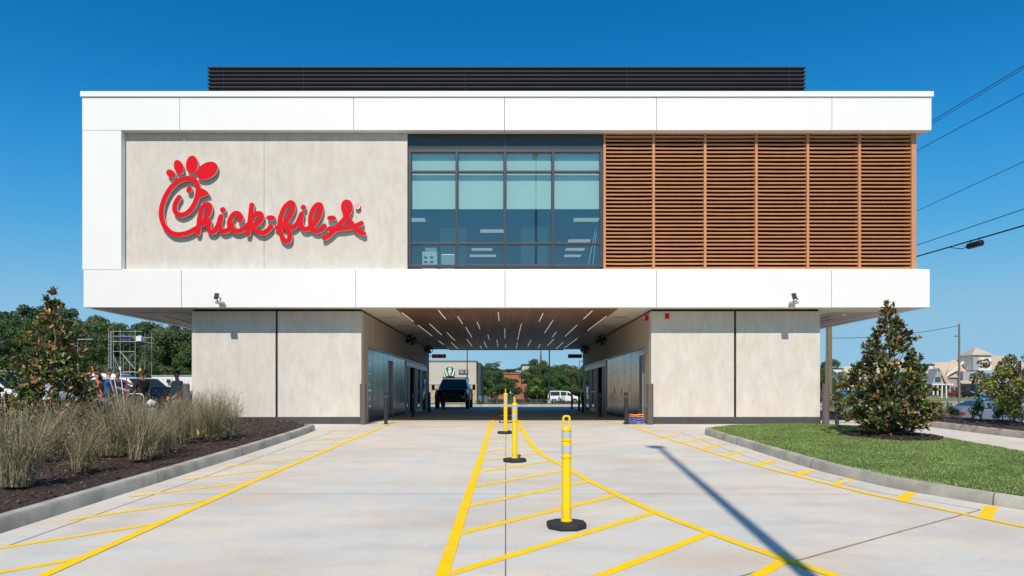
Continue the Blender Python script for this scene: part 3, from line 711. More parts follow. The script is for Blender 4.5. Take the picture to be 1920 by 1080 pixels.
# ------------------------------------------------------------------ the big red script sign
SG = thing('sign', 'red raised script lettering with a comb-topped capital on the upper stucco wall', 'sign', (-7.0, 19.9, 5.2))
YS = 19.80; zoff = [0]
A_ = lambda x, y: (280+x/6, 280+y/6)
B_ = lambda x, y: (480+x/8.727, 360+y/8.727)
def sp_(p): return Vector(((p[0]-948)*YS/1280, CZ+(736-p[1])*YS/1280))
def solid(name, outl, front, th=.07):
    """outl: list of (x,z) loop; flat-faced channel letter"""
    mb = MB(); mb.prism([tuple(p) for p in outl], front, front+th, 'y', 0, 1); return mb.build(name, [M['red'], M['return']], SG)
def stroke(name, pts, w, k=8, w_end=None, parent=None):
    c = catmull([sp_(p) for p in pts], k); n = len(c); w = w/1280*YS; zoff[0] += 1; fr0 = YS-.05-.0012*(zoff[0] % 7)
    L, R2 = [], []; ds = []
    for i in range(n):
        d = (c[min(i+1, n-1)]-c[max(i-1, 0)]).normalized(); ds.append(d); q = Vector((-d.y, d.x))*w/2
        L.append(c[i]+q); R2.append(c[i]-q)
    mb = MB(); th = .07
    fr = [fr0-.008*i/n for i in range(n)]
    vs = [(L[i].x, fr[i], L[i].y) for i in range(n)]+[(R2[i].x, fr[i], R2[i].y) for i in range(n)]
    mb.add(vs, [(i, i+1, n+i+1, n+i) for i in range(n-1)], 0)
    for e, sgn in ((0, -1), (n-1, 1)):
        d = ds[e]*sgn; q = Vector((-d.y, d.x)); cap = [c[e]+(q*math.cos(t)+d*math.sin(t))*w/2 for t in np.linspace(0, math.pi, 9)]
        mb.add([(p.x, fr[e], p.y) for p in cap], [tuple(range(9))], 0)
        vs = [(p.x, fr[e], p.y) for p in cap]+[(p.x, fr[e]+th, p.y) for p in cap]
        mb.add(vs, [(j, j+1, 9+j+1, 9+j) for j in range(8)], 1)
    for S in (L, R2):
        vs = [(p.x, fr[i], p.y) for i, p in enumerate(S)]+[(p.x, fr[i]+th, p.y) for i, p in enumerate(S)]
        mb.add(vs, [(i, i+1, n+i+1, n+i) for i in range(n-1)], 1)
    me_o = mb.build(name, [M['red'], M['return']], SG); return me_o
def blob(name, c, rx, ry, rot=0, th=.07):
    c = sp_(c); rx *= YS/1280; ry *= YS/1280; r = R(rot)
    o = [(c.x+rx*math.cos(t)*math.cos(r)-ry*math.sin(t)*math.sin(r), c.y+rx*math.cos(t)*math.sin(r)+ry*math.sin(t)*math.cos(r)) for t in np.linspace(0, 2*math.pi, 29)[:-1]]
    return solid(name, o, YS-.056, th)
W = 9.3
stroke('letter', [A_(*p) for p in ((343, 545), (305, 610), (294, 680), (320, 728), (375, 743), (445, 712), (505, 640), (545, 540), (556, 450), (530, 370), (480, 338), (420, 334), (340, 362), (260, 430), (195, 530), (155, 640), (145, 740), (165, 835), (210, 905), (270, 950), (345, 963), (440, 945), (545, 890))], W)
stroke('letter', [A_(*p) for p in ((553, 950), (563, 870), (575, 780), (595, 690), (628, 638), (670, 625), (690, 655), (680, 710), (640, 790), (590, 860), (640, 815), (680, 815), (675, 880), (685, 925), (715, 938), (755, 910), (790, 840), (812, 765))], W)
stroke('letter', [A_(*p) for p in ((815, 760), (800, 840), (810, 905), (850, 928), (900, 905), (940, 860))], W)
blob('letter_dot', A_(835, 687), 5.3, 5.5)
stroke('letter', [A_(*p) for p in ((1025, 805), (1035, 765), (1010, 730), (965, 730), (920, 790), (910, 860), (940, 905), (1000, 925), (1070, 900), (1120, 850))], W)
stroke('letter', [A_(*p) for p in ((1160, 632), (1150, 720), (1135, 850), (1117, 955))], W)
stroke('letter', [A_(*p) for p in ((1135, 850), (1170, 770), (1215, 730), (1260, 735), (1268, 785), (1225, 840), (1170, 868), (1200, 910), (1240, 938), (1290, 945), (1340, 915), (1375, 875))], W)
blob('hyphen', B_(250, 430), 8.3, 4.9)
stroke('letter', [B_(*p) for p in ((350, 590), (420, 565), (480, 510), (545, 425), (600, 310), (618, 230), (600, 190), (555, 188), (480, 260), (430, 370), (403, 480), (400, 600), (420, 700), (455, 780), (510, 812), (550, 790), (563, 720), (548, 650), (515, 600), (470, 570))], W)
stroke('letter', [B_(*p) for p in ((520, 560), (570, 588), (625, 580), (685, 520), (725, 440), (757, 368))], W)
stroke('letter', [B_(*p) for p in ((757, 370), (742, 450), (745, 540), (780, 605), (840, 615), (900, 580), (960, 510))], W)
blob('letter_dot', B_(783, 260), 4.9, 4.9)
stroke('letter', [B_(*p) for p in ((900, 590), (960, 530), (1030, 420), (1068, 310), (1065, 235), (1030, 213), (975, 250), (920, 350), (900, 460), (910, 560), (950, 625), (1010, 645), (1080, 620), (1125, 563))], W)
blob('hyphen', B_(1245, 435), 8.5, 4.9)
stroke('letter', [B_(*p) for p in ((1128, 762), (1200, 715), (1290, 630), (1390, 520), (1470, 430), (1530, 330), (1545, 240), (1530, 190), (1490, 172), (1450, 195), (1440, 260), (1458, 330), (1505, 420), (1570, 520), (1640, 610), (1700, 655), (1768, 688))], W)
stroke('letter', [B_(*p) for p in ((1215, 605), (1330, 608), (1450, 600), (1570, 580), (1660, 555), (1730, 520))], W)
for c, rx, ry, rot in (((252, 281), 9.6, 6.8, -38), ((340, 207), 8.6, 14, 18), ((488, 180), 11.2, 17.2, -4), ((658, 247), 21.8, 14.6, 33)):
    blob('comb_lobe', A_(*c), rx, ry, rot)
blob('eye', A_(457, 460), 5.0, 6.6, -20)
bk = [A_(*p) for p in ((580, 442), (612, 450), (645, 468), (672, 492), (686, 517), (650, 524), (612, 536), (574, 556), (580, 500))]
solid('beak', [sp_(p) for p in bk], YS-.056)
c = sp_(B_(1668, 248)); rr = 5.1*YS/1280
o = [(c.x+rr*math.cos(t), c.y+rr*math.sin(t)) for t in np.linspace(0, 2*math.pi, 25)[:-1]]
mb = MB(); mb.prism(o, YS-.02, YS+.08, 'y', 0, 0); rd = mb.build('trademark_disc', M['red'], SG)
mb = MB(); o2 = [(c.x+(a-c.x)*.8, c.y+(b-c.y)*.8) for a, b in o]; mb.prism(o2, YS-.026, YS-.0205, 'y'); mb.build('disc_face', M['whitep'], rd)
text_part('trademark_letter', 'R', .11, (c.x, YS-.03, c.y), M['red'], SG)
mb = MB(); mb.box(-9.9, -3.9, 19.90, 19.955, 5.75, 5.80); mb.box(-9.6, -7.9, 19.90, 19.955, 6.7, 6.75)

# ------------------------------------------------------------------ things on and around the building
def bollard(x, y, label, h=.95, r=.055):
    t = thing('bollard', label, 'bollard', (x, y, G(x, y)), 0, 'slim black bollards around the drive-through')
    mb = MB(); mb.lathe((0, 0, 0), [(r+.025, 0), (r+.025, .012), (r, .014), (r, h-.15)], 16); mb.build('post', M['dark'], t, local=True, smooth=True)
    mb = MB(); mb.lathe((0, 0, 0), [(r-.008, h-.149), (r-.008, h-.125)], 16); mb.build('band', M['alu'], t, local=True)
    mb = MB(); mb.lathe((0, 0, 0), [(r, h-.124), (r, h-.012), (r-.015, h)], 16); mb.build('cap', M['dark'], t, local=True, smooth=True)
for x, y, l in ((-3.55, 20.25, 'black bollard at the left front corner of the lane, nearest the camera on that side'), (-3.53, 26, 'black bollard in the shade just past the left dark doorway'),
                (-3.6, 32.3, 'black bollard in front of the left glazed entrance'), (-3.42, 37.6, 'black bollard standing in front of the dark pickup truck'),
                (3.57, 20.2, 'black bollard beside the folded orange and blue mats'), (3.6, 26, 'black bollard in the shade along the right steel panels'),
                (3.65, 32.3, 'black bollard in front of the right glazed entrance'), (3.74, 38.5, 'black bollard at the far end of the lane in front of the white van'),
                (9.66, 19.9, 'black bollard outside the right end of the building by the lawn'), (3.72, 34.6, 'black bollard past the right entrance beside the far wall end')):
    bollard(x, y, l)
for x, l in ((-4.2, 'wide bronze guard post at the left lane corner of the building'), (4.26, 'wide bronze guard post at the right lane corner of the building'),
             (9.45, 'wide bronze guard post at the outer right corner of the building'), (-9.43, 'wide bronze guard post at the outer left corner behind the grasses')):
    t = thing('guard_post', l, 'bollard', (x, 20.15, 0), 0, 'wide bronze corner guard posts')
    mb = MB(); mb.lathe((0, 0, 0), [(.1, 0), (.1, 1.16)], 24); mb.build('post', M['bronze'], t, local=True, smooth=True)
    mb = MB(); mb.lathe((0, 0, 0), [(.1, 1.161), (.096, 1.185), (.06, 1.2)], 24); mb.build('cap', M['bronze'], t, local=True, smooth=True)
def fan(px_, py_, X, l, sx):
    Y = X*1280/(px_-948); z = CZ+(736-py_)*Y/1280; t = thing('wall_fan', l, 'fan', (X, Y, z), 0, 'black drum fans on the lane walls')
    mb = MB(); r = .215
    n = 22; ring = lambda rr, y: [(rr*math.cos(a), y, rr*math.sin(a)) for a in np.linspace(0, 2*math.pi, n+1)]
    for rr, y in ((r, -.09), (r, .09), (r*.7, -.11), (r*.4, -.115)): mb.tube(ring(rr, y), .009 if rr == r else .004, 5)
    for a in np.linspace(0, 2*math.pi, 25)[:-1]:
        mb.cyl((.05*math.cos(a), -.115, .05*math.sin(a)), (r*math.cos(a), -.09, r*math.sin(a)), .003, n=4); mb.cyl((r*math.cos(a), -.09, r*math.sin(a)), (r*math.cos(a), .09, r*math.sin(a)), .003, n=4)
        mb.cyl((.05*math.cos(a), .115, .05*math.sin(a)), (r*math.cos(a), .09, r*math.sin(a)), .003, n=4)
    mb.build('cage', M['black'], t, local=True)
    mb = MB()
    for k in range(4):
        a = k*math.pi/2+.4; d = Vector((math.cos(a), 0, math.sin(a))); q = Vector((-d.z, 0, d.x))
        mb.add([d*.04-q*.03+Vector((0, -.02, 0)), d*.19-q*.07+Vector((0, -.04, 0)), d*.19+q*.07+Vector((0, .04, 0)), d*.04+q*.03+Vector((0, .02, 0))], [(0, 1, 2, 3)])
        mb.add([d*.04-q*.03+Vector((0, -.012, 0)), d*.19-q*.07+Vector((0, -.032, 0)), d*.19+q*.07+Vector((0, .048, 0)), d*.04+q*.03+Vector((0, .028, 0))], [(0, 1, 2, 3)])
    mb.build('blades', M['dark'], t, local=True)
    mb = MB(); mb.lathe((0, -.12, 0), [(.045, 0), (.06, .03), (.07, .3), (.05, .33)], 14, axis='y'); mb.build('motor', M['black'], t, local=True, smooth=True)
    mb = MB(); mb.tube([(0, .16, 0), (-sx*-.0+sx*.12, .2, .02), (sx*.30, .22, .02)], .018, 8); mb.box(min(sx*.29, sx*.31), max(sx*.29, sx*.31), .12, .32, -.1, .12)
    mb.build('bracket', M['black'], t, local=True)
fan(771, 637, -4.02, 'black drum fan on the left lane wall, nearer of the pair', -1)
fan(804, 655, -4.02, 'black drum fan on the left lane wall beside the pick up sign', -1)
fan(1127, 638, 4.06, 'black drum fan on the right lane wall, nearer of the pair', 1)
fan(1096, 655, 4.06, 'black drum fan at the far end of the right lane wall', 1)
for x0, x1, l, lit in ((-4.04, -3.28, 'small black hanging sign with dim red letters at the left far end of the lane', True), (3.43, 4.19, 'small black hanging sign with unlit grey letters at the right far end of the lane', False)):
    t = thing('pickup_sign', l, 'sign', ((x0+x1)/2, 37.5, 2.83))
    mb = MB(); mb.box(x0, x1, 37.46, 37.54, 2.83, 3.04); mb.build('housing', M['black'] if lit else M['dark'], t, bevel=.008)
    mb = MB(); xw = x0-.22 if x0 < 0 else x1+.0; mb.box(xw, xw+.22, 37.48, 37.52, 2.92, 2.96); mb.build('arm', M['black'], t)
    mm = mat('led_red', (.75, .03, .03), .5, emit=.35) if lit else mat('led_off', (.22, .22, .22), .5)
    text_part('lettering', 'Pick Up', .19, ((x0+x1)/2, 37.452, 2.935), mm, t, .003)
def flood(x, l, rot, shift):
    t = thing('floodlight', l, 'floodlight', (x, 19.40, 3.48), 0, 'floodlights on the lower edge of the white fascia'); t.scale = (.78, .78, .78)
    mb = MB(); mb.box(-.07, .19, -.02, .24, -.02, .06); mb.obox((.0, -.01, .09), (.03, .03, .1), (0, 0, 0)); mb.build('mounting_box', M['galv'], t, local=True, bevel=.006)
    mb = MB(); mb.tube([(.02, 0, .06), (.0, -.06, .16), (.02, -.02, .24)], .014, 8); mb.tube([(.05+shift, .02, .06), (.13+shift, -.03, .14), (.07, -.03, .22)], .018, 8); mb.build('knuckle', M['black'], t, local=True)
    mb = MB(); mb.obox((0.0, -.07, .24), (.15, .07, .22), rot); hd = mb.build('lamp_head', M['dark'], t, local=True, bevel=.008)
flood(F(414), 'grey floodlight above the left stucco block', (R(-18), R(2), R(-12)), .02)
flood(F(1481), 'grey floodlight above the right stucco block', (R(-18), R(-6), R(8)), .02)
for loc, l, wall in (((4.26, 20.75, 3.2), 'red fire strobe high on the right lane wall', 0), ((4.80, 20.27, 3.21), 'small red alarm bell on the front of the right block', 1)):
    t = thing('fire_alarm', l, 'alarm', loc)
    mb = MB()
    if wall: mb.lathe((0, 0, 0), [(.06, .03), (.055, -.01), (.03, -.035), (.01, -.04)], 16, axis='y'); mb.build('bell', M['red'], t, local=True, smooth=True); mb = MB(); mb.box(-.06, .06, .005, .029, -.08, .07); mb.build('back_plate', M['red'], t, local=True)
    else:
        mb.box(-.04, .07, -.06, .06, -.08, .08); mb.build('housing', M['red'], t, local=True, bevel=.01); mb = MB(); mb.box(-.065, -.041, -.03, .03, -.02, .05); mb.build('lens', M['whitep'], t, local=True)
# outlets / conduit at the foot of the lane corners
for x in (-4.285, 4.325):
    t = thing('wall_socket', 'grey weatherproof socket low on the %s lane jamb' % ('left' if x < 0 else 'right'), 'socket', (x, 20.95, .45))
    mb = MB(); mb.box(-.03, .03, -.05, .05, -.07, .07); mb.build('cover', M['galv'], t, local=True, bevel=.006)
    mb = MB(); mb.box(-.036, .036, -.02, .02, -.04, .03); mb.build('flap', M['dark'], t, local=True)
# delineator posts
def delineator(x, y, l, rz, hrot=0):
    t = thing('delineator_post', l, 'traffic post', (x, y, G(x, y)+.006), rz, 'yellow channelizer posts down the hatched strip'); t.scale = (1, 1, .935)
    mb = MB(); r = .208; oct_ = lambda rr: [(rr*math.cos(R(22.5+45*k)), rr*math.sin(R(22.5+45*k))) for k in range(8)]
    o1, o2 = oct_(r), oct_(r*.97)
    vs = [(a, b, 0) for a, b in o1]+[(a, b, .035) for a, b in o1]+[(a, b, .055) for a, b in o2]+[(a*.28, b*.28, .062) for a, b in o2]
    fs = [(k+8*j, (k+1) % 8+8*j, (k+1) % 8+8*j+8, k+8*j+8) for j in range(3) for k in range(8)]+[tuple(range(8))[::-1], tuple(range(24, 32))]
    mb.add(vs, fs); mb.build('base', M['rubber'], t, local=True, bevel=.004)
    rr = .0475
    mb = MB(); mb.lathe((0, 0, .0), [(rr+.012, .060), (rr+.012, .075), (rr+.002, .085), (rr, .10), (rr*.98, .78), (rr+.008, .785), (rr+.008, .80), (rr, .802), (rr, .835), (rr-.002, .836), (rr-.002, .905), (rr, .906), (rr, .925), (rr+.008, .93), (rr+.008, .94), (rr, .945), (rr-.002, .975), (rr-.002, 1.04), (rr, 1.041), (rr+.009, 1.045), (rr+.009, 1.058), (rr-.003, 1.065), (rr-.008, 1.075), (.02, 1.08)][:0] or
        [(rr+.012, .060), (rr+.012, .075), (rr+.002, .085), (rr, .10), (rr*.99, .745), (rr+.007, .75), (rr+.007, .765), (rr, .768), (rr, .925), (rr+.007, .93), (rr+.007, .945), (rr, .948), (rr, 1.035), (rr+.007, 1.04), (rr+.007, 1.055), (rr-.004, 1.075), (.03, 1.08)][:17], 28)
    mb.build('tube', M['yellow'], t, local=True, smooth=True, angle=30)
    for z0, z1 in ((.795, .880), (.962, 1.03)):
        mb = MB(); mb.lathe((0, 0, 0), [(rr+.0015, z0), (rr+.0025, z0+.001), (rr+.0025, z1-.001), (rr+.0015, z1)], 28); mb.build('reflective_band', M['reflect'], t, local=True, smooth=True, angle=30)
    mb = MB(); hw = .031; cr = Vector((math.cos(hrot), math.sin(hrot), 0))
    pts = [cr*-hw+Vector((0, 0, 1.07)), cr*-hw+Vector((0, 0, 1.18)), cr*-(hw-.008)+Vector((0, 0, 1.193)), cr*(hw-.008)+Vector((0, 0, 1.193)), cr*hw+Vector((0, 0, 1.18)), cr*hw+Vector((0, 0, 1.07))]
    for a, b in zip(pts, pts[1:]): mb.cyl(a, b, .0115, n=10)
    mb.box(-.034, .034, -.018, .018, 1.06, 1.085)
    mb.build('handle', M['yellow'], t, local=True, smooth=True, angle=50)
p1_ = ground_at(1062, 989); delineator(p1_.x, p1_.y, 'yellow traffic post nearest the camera on an octagonal black base', R(4))
p2_ = ground_at(965, 865.5); delineator(p2_.x, p2_.y, 'yellow traffic post in the middle of the row of three', R(10), R(65))
p3_ = ground_at(948, 813); delineator(p3_.x, p3_.y, 'yellow traffic post farthest from the camera, closest to the shade', R(30), R(55))
# slim rack with two shelves, in the shade line behind the farthest post
t = thing('utility_cart', 'small black two-tier cart at the edge of the shade behind the farthest yellow post', 'cart', (.02, 20.9, 0))
mb = MB()
for sx in (-.2, .2): mb.tube([(sx, 0, .05), (sx, 0, .52)], .011, 6); mb.tube([(sx, .3, .05), (sx, .3, .52)], .011, 6)
mb.build('frame', M['black'], t, local=True)
for z in (.2, .45): mb = MB(); mb.box(-.22, .22, -.02, .32, z, z+.03); mb.build('shelf', M['black'], t, local=True, bevel=.006)
for sx in (-.2, .2):
    for yy in (0, .3): mb = MB(); mb.cyl((sx-.015, yy, .035), (sx+.015, yy, .035), .034, n=12); mb.build('wheel', M['tyre'], t, local=True)
# folded mats
def mats_(z0, nlay, m, name, l, cat, x0, x1, y0):
    t = thing(name, l, cat, ((x0+x1)/2, y0+.2, z0))
    for k in range(nlay):
        hh = .045; z = z0+k*hh*1.02; mb = MB(); N = 14; vs = []; fs = []
        for i in range(N+1):
            u = i/N; x = x0+(x1-x0)*u+random.uniform(-.006, .006)
            wz = .007*math.sin(u*7+k*1.7)
            for a in np.linspace(0, 2*math.pi, 11)[:-1]:
                sq = .2*(1 if abs(math.cos(a)) > .3 else .96); vs.append((x, y0+.2+sq*max(-1, min(1, 1.15*math.cos(a))), z+hh/2+wz+(hh/2-.001)*math.sin(a)))
        for i in range(N):
            for q in range(10): fs.append((i*10+q, i*10+(q+1) % 10, (i+1)*10+(q+1) % 10, (i+1)*10+q))
        fs += [tuple(range(10)), tuple(range(N*10, N*10+10))]
        mb.add(vs, fs); mb.build('fold', m, t, smooth=True, angle=70)
mats_(0.005, 4, mat('blue_cloth', (.10, .13, .42), .85, var=.3, vs=30, col2=(.35, .38, .6), fac2=.55, s2=14), 'folded_tarp', 'folded blue and white tarps on the ground by the right lane corner', 'tarp', 3.66, 4.10, 20.22)
mats_(.198, 2, mat('orange_cloth', (.85, .30, .08), .8, var=.1, vs=12), 'folded_blanket', 'folded orange blanket lying on top of the blue tarps', 'blanket', 3.70, 4.10, 20.24)
# yellow marker flag
p = ground_at(368, 829, .12); t = thing('marker_flag', 'small yellow utility flag on a wire in the mulch', 'flag', p)
mb = MB(); mb.cyl((0, 0, -.05), (.012, 0, .26), .0025, n=6); mb.build('wire', M['galv'], t, local=True)
mb = MB(); mb.add([(.0, 0, .26), (.012, .006, .15), (.055, -.004, .155), (.06, .008, .195), (.03, 0, .25)], [(0, 1, 2, 3, 4)]); mb.add([(.0, .003, .26), (.012, .009, .15), (.055, -.001, .155), (.06, .011, .195), (.03, .003, .25)], [(0, 1, 2, 3, 4)]); mb.build('flag', mat('flag_yellow', (.95, .72, .01), .6), t, local=True)

# etched leaf and dot marks on the steel panels of the lane
M['etch'] = mat('etched_mark', (.92, .92, .88), .6)
def etch(side, Y, z, h, w, kind='drop'):
    X = -4.3475+.0 if side < 0 else 4.3875
    pts = [(0, -h/2), (w/2, -h*.1), (w*.35, h*.2), (0, h/2), (-w*.35, h*.2), (-w/2, -h*.1)] if kind == 'drop' else [(-w/2, -h/2), (w/2, -h/2), (w/2, h/2), (-w/2, h/2)]
    mb = MB(); mb.prism([(Y+a, z+b) for a, b in pts], X-.0015, X+.0015, 'x'); mb.build('panel_decal', M['etch'], B)
for Y, z, h, w in ((23.0, 1.75, .16, .12), (23.9, 1.5, .2, .1), (24.3, 1.1, .3, .22), (25.1, 1.7, .14, .1), (25.9, .95, .35, .28), (26.6, 1.45, .16, .1), (27.5, 1.0, .3, .25), (28.3, .8, .2, .12), (24.6, .6, .14, .12), (23.4, .55, .16, .14), (26.2, .6, .12, .1), (28.7, 1.3, .14, .1), (27.1, 1.75, .12, .08)): etch(1, Y, z, h, w)
for z, h, w in ((1.85, .2, .14), (1.2, .18, .12), (.75, .16, .14)): etch(-1, 21.8, z, h, w)
for z, h, w in ((1.0, .06, .5), (.5, .05, .3), (1.52, .02, .4)): etch(-1, 21.85, z, h, w, 'bar')
for Y, z in ((22.7, .75), (26.9, .7), (27.9, .5), (28.6, .8)): etch(-1, Y, z, .16, .1)

# ------------------------------------------------------------------ vegetation
M['magleaf'] = mat('magnolia_leaf', (.05, .09, .02), .38, spec=.5, trans=.12,
    island=[(0, (.018, .05, .011)), (.35, (.05, .11, .02)), (.64, (.14, .24, .05)), (.72, (.20, .11, .04)), (.88, (.34, .17, .07)), (.97, (.55, .34, .18)), (1, (.40, .38, .06))])
M['magtop'] = mat('magnolia_new_leaf', (.2, .1, .04), .4, spec=.5, trans=.15,
    island=[(0, (.035, .06, .014)), (.35, (.06, .08, .02)), (.45, (.17, .085, .035)), (.8, (.30, .15, .06)), (1, (.52, .33, .18))])
def magnolia(loc, h, rs, seed, label, nclu=420):
    rnd = random.Random(seed); t = thing('magnolia_tree', label, 'tree', loc, 0, 'young cone-shaped magnolias in front of the restaurant')
    prof = [(0.03, .45), (.12, .95), (.25, 1.0), (.42, .88), (.55, .68), (.7, .5), (.82, .27), (.9, .16), (.97, .12), (1, .07)]
    mb = MB(); tips = []
    stems = [(Vector((rnd.uniform(-.1, .1), rnd.uniform(-.1, .1), -.1)), Vector((rnd.uniform(-.35, .35), rnd.uniform(-.35, .35), h*rnd.uniform(.3, .5)))) for _ in range(5)]
    for a, b in stems:
        mid = (a+b)/2+Vector((rnd.uniform(-.06, .06), rnd.uniform(-.06, .06), 0)); mb.cyl(a, mid, .028, .02, 7); mb.cyl(mid, b, .02, .008, 7)
    tr_ = [Vector((rnd.uniform(-.03, .03)*min(1, k), rnd.uniform(-.03, .03)*min(1, k), -.1+k*(h*.97)/8)) for k in range(9)]
    for k in range(8): mb.cyl(tr_[k], tr_[k+1], .035*(1-k/8.5)+.004, .035*(1-(k+1)/8.5)+.004, 8)
    Cs, As, Ns, Ss, top = [], [], [], [], []
    for i in range(nclu):
        while True:
            f = rnd.random()
            if rnd.random() < interp(f, prof)**1.2+.03: break
        rr = interp(f, prof)*rs; ang = rnd.uniform(0, 2*math.pi); lump = 1+.2*math.sin(3*ang+seed+f*9)+.16*math.sin(5*ang+f*23)+rnd.uniform(-.06, .12)
        q = rr*lump*math.sqrt(rnd.uniform(.18, 1)); p = Vector((math.cos(ang)*q, math.sin(ang)*q, f*h))
        if q > rr*.75 and i % 3 == 0:
            tk = tr_[min(8, int(max(0, f-.12)*8))]; mb.cyl(tk, p, .007, .003, 5, cap=False)
        ax = Vector((math.cos(ang)*q/rr*.9, math.sin(ang)*q/rr*.9, rnd.uniform(.35, 1.0))).normalized() if rr > .2*rs else Vector((rnd.uniform(-.5, .5), rnd.uniform(-.5, .5), 1)).normalized()
        u = ax.orthogonal().normalized(); w = ax.cross(u); nl = rnd.randint(6, 10); ph = rnd.uniform(0, 6)
        for k in range(nl):
            a = ph+k*2.4; sp = rnd.uniform(.55, 1.25) if k > 2 else rnd.uniform(.2, .5)
            d = (ax*math.cos(sp)+(u*math.cos(a)+w*math.sin(a))*math.sin(sp)).normalized(); nrm = (ax-d*ax.dot(d)).normalized()+Vector((rnd.gauss(0, .3), rnd.gauss(0, .3), rnd.gauss(0, .3)))
            c = p-ax*rnd.uniform(0, .06)
            Cs.append(c); As.append(d); Ns.append(nrm); Ss.append(rnd.uniform(.085, .145)); top.append(f > .68+rnd.uniform(-.25, .25) and rnd.random() < .6 or rnd.random() < .13)
    mb.build('trunk', M['bark'], t, local=True, smooth=True, angle=80)
    Cs, As, Ns, Ss, top = np.array(Cs), np.array(As), np.array(Ns), np.array(Ss), np.array(top)
    cr = leaves('crown', Cs, As, Ns, Ss, M['magleaf'], 'leaf', t, wr=.46); cr.data.materials.append(M['magtop'])
    cr.data.polygons.foreach_set('material_index', np.repeat(top.astype(int), 4).tolist())
magnolia((TR.x, TR.y, G(*TR)+.15), 2.93, .90, 3, 'cone-shaped magnolia in a mulch ring on the green lawn', 900)
ML = Vector((-7.95, 12.0)); magnolia((ML.x, ML.y, G(*ML)+.1), 2.92, .86, 12, 'cone-shaped magnolia with coppery leaves among the tall grasses', 680)

M['grassblade'] = mat('ornamental_grass', (.2, .2, .1), .7, trans=.3, island=[(0, (.06, .10, .045)), (.28, (.17, .20, .085)), (.5, (.31, .27, .15)), (.8, (.46, .37, .24)), (1, (.62, .51, .36))])
M['seedhead'] = mat('seed_heads', (.2, .15, .1), .8, island=[(0, (.16, .10, .06)), (.6, (.32, .22, .14)), (1, (.52, .41, .28))], trans=.2)
def clump_mesh(seed, n=430, H=1.05, spread=.30):
    rs_ = np.random.RandomState(seed); V = []; Fq = []; SC, SA, SN, SS = [], [], [], []
    for i in range(n):
        a = rs_.uniform(0, 6.28); r0 = .14*math.sqrt(rs_.rand()); lean = rs_.uniform(.02, 1)**1.2*spread*1.7; h = H*rs_.uniform(.45, 1.08); low = rs_.rand() < .2; h, lean = (h*.35, lean+.7) if low else (h, lean); w = rs_.uniform(.003, .006)
        ca, sa = math.cos(a), math.sin(a); b = len(V); side = np.array([-sa, ca, 0]) if rs_.rand() < .6 else np.array([ca, sa, 0]); crook = rs_.uniform(-.28, .28)
        for k, t in enumerate((0, .35, .7, 1.0)):
            rr = r0+lean*t**1.7*h; z = h*(t-.12*t**3*(lean/.3)); p = np.array([ca*rr+crook*t*t*(-sa), sa*rr+crook*t*t*ca, z]); ww = w*(1-.75*t)
            V += [p-side*ww, p+side*ww]
        for k in range(3): Fq.append((b+2*k, b+2*k+1, b+2*k+3, b+2*k+2))
        if rs_.rand() < .5:
            for q in range(9):
                pp = p-np.array([ca*lean*.2, sa*lean*.2, 1])*rs_.uniform(0, .22)*h*.8+rs_.normal(0, .014, 3)
                SC.append(pp); SA.append(np.array([rs_.normal(0, .8), rs_.normal(0, .8), 1])); SN.append(rs_.normal(0, 1, 3)); SS.append(rs_.uniform(.012, .028))
        elif rs_.rand() < .35:       # broken leaf arching out
            tt = rs_.uniform(.3, .7); rr = r0+lean*tt**1.7*h; base = np.array([ca*rr, sa*rr, h*tt]); d = np.array([math.cos(a+rs_.normal(0, 1)), math.sin(a+rs_.normal(0, 1)), .5]); b = len(V)
            for u in (0, .5, 1): 
                q = base+d*.28*u-np.array([0, 0, .22*u*u]); V += [q-side*.004*(1-.8*u), q+side*.004*(1-.8*u)]
            Fq += [(b, b+1, b+3, b+2), (b+2, b+3, b+5, b+4)]
    me = bpy.data.meshes.new('foliage'); me.from_pydata([tuple(v) for v in V], [], Fq); me.materials.append(M['grassblade'])
    so = leaves('seed_heads', np.array(SC), np.array(SA), np.array(SN), np.array(SS), M['seedhead'], link=False, wr=.35)
    return me, so.data
protos = [clump_mesh(s, n, 1.0, sp) for s, n, sp in ((1, 460, .26), (2, 520, .34), (3, 400, .22), (4, 340, .42))]
clumps = [(30, 912, 1.25, 'clump of feathery grass at the very left edge in front of the magnolia'), (-25, 880, 1.2, 'clump of grass cut by the left edge of the picture'), (152, 884, .95, 'clump of feathery grass nearest the kerb on the left'),
          (75, 868, 1.1, 'clump of grass just left below the magnolia'), (112, 862, 1.0, 'clump of grass directly in front of the magnolia trunk'), (210, 856, 1.1, 'clump of grass between the magnolia and the big front clump'),
          (262, 862, 1.15, 'widest feathery grass clump in the middle of the front row'), (236, 850, 1.08, 'grass clump tucked behind the widest front clump'), (302, 848, 1.05, 'grass clump right of the widest front clump'), (170, 838, 1.0, 'grass clump behind the magnolia on its right'),
          (340, 832, 1.05, 'grass clump left of the yellow marker flag'), (285, 826, 1.0, 'back row grass clump below the white bag'), (368, 822, 1.1, 'grass clump right behind the yellow marker flag'), (402, 824, 1.05, 'grass clump in front of the left stucco block, second from its end'),
          (436, 818, 1.12, 'grass clump in front of the left stucco block, nearest the lane'), (322, 816, 1.02, 'back row grass clump below the man in the grey polo'), (345, 812, 1.0, 'grass clump at the outer corner of the left block'), (5, 850, 1.1, 'back row grass clump at the left edge'),
          (250, 822, .95, 'back row grass clump below the metal hoop'), (205, 826, .95, 'back row grass clump below the man in blue'), (388, 808, .95, 'small grass clump against the left block')]
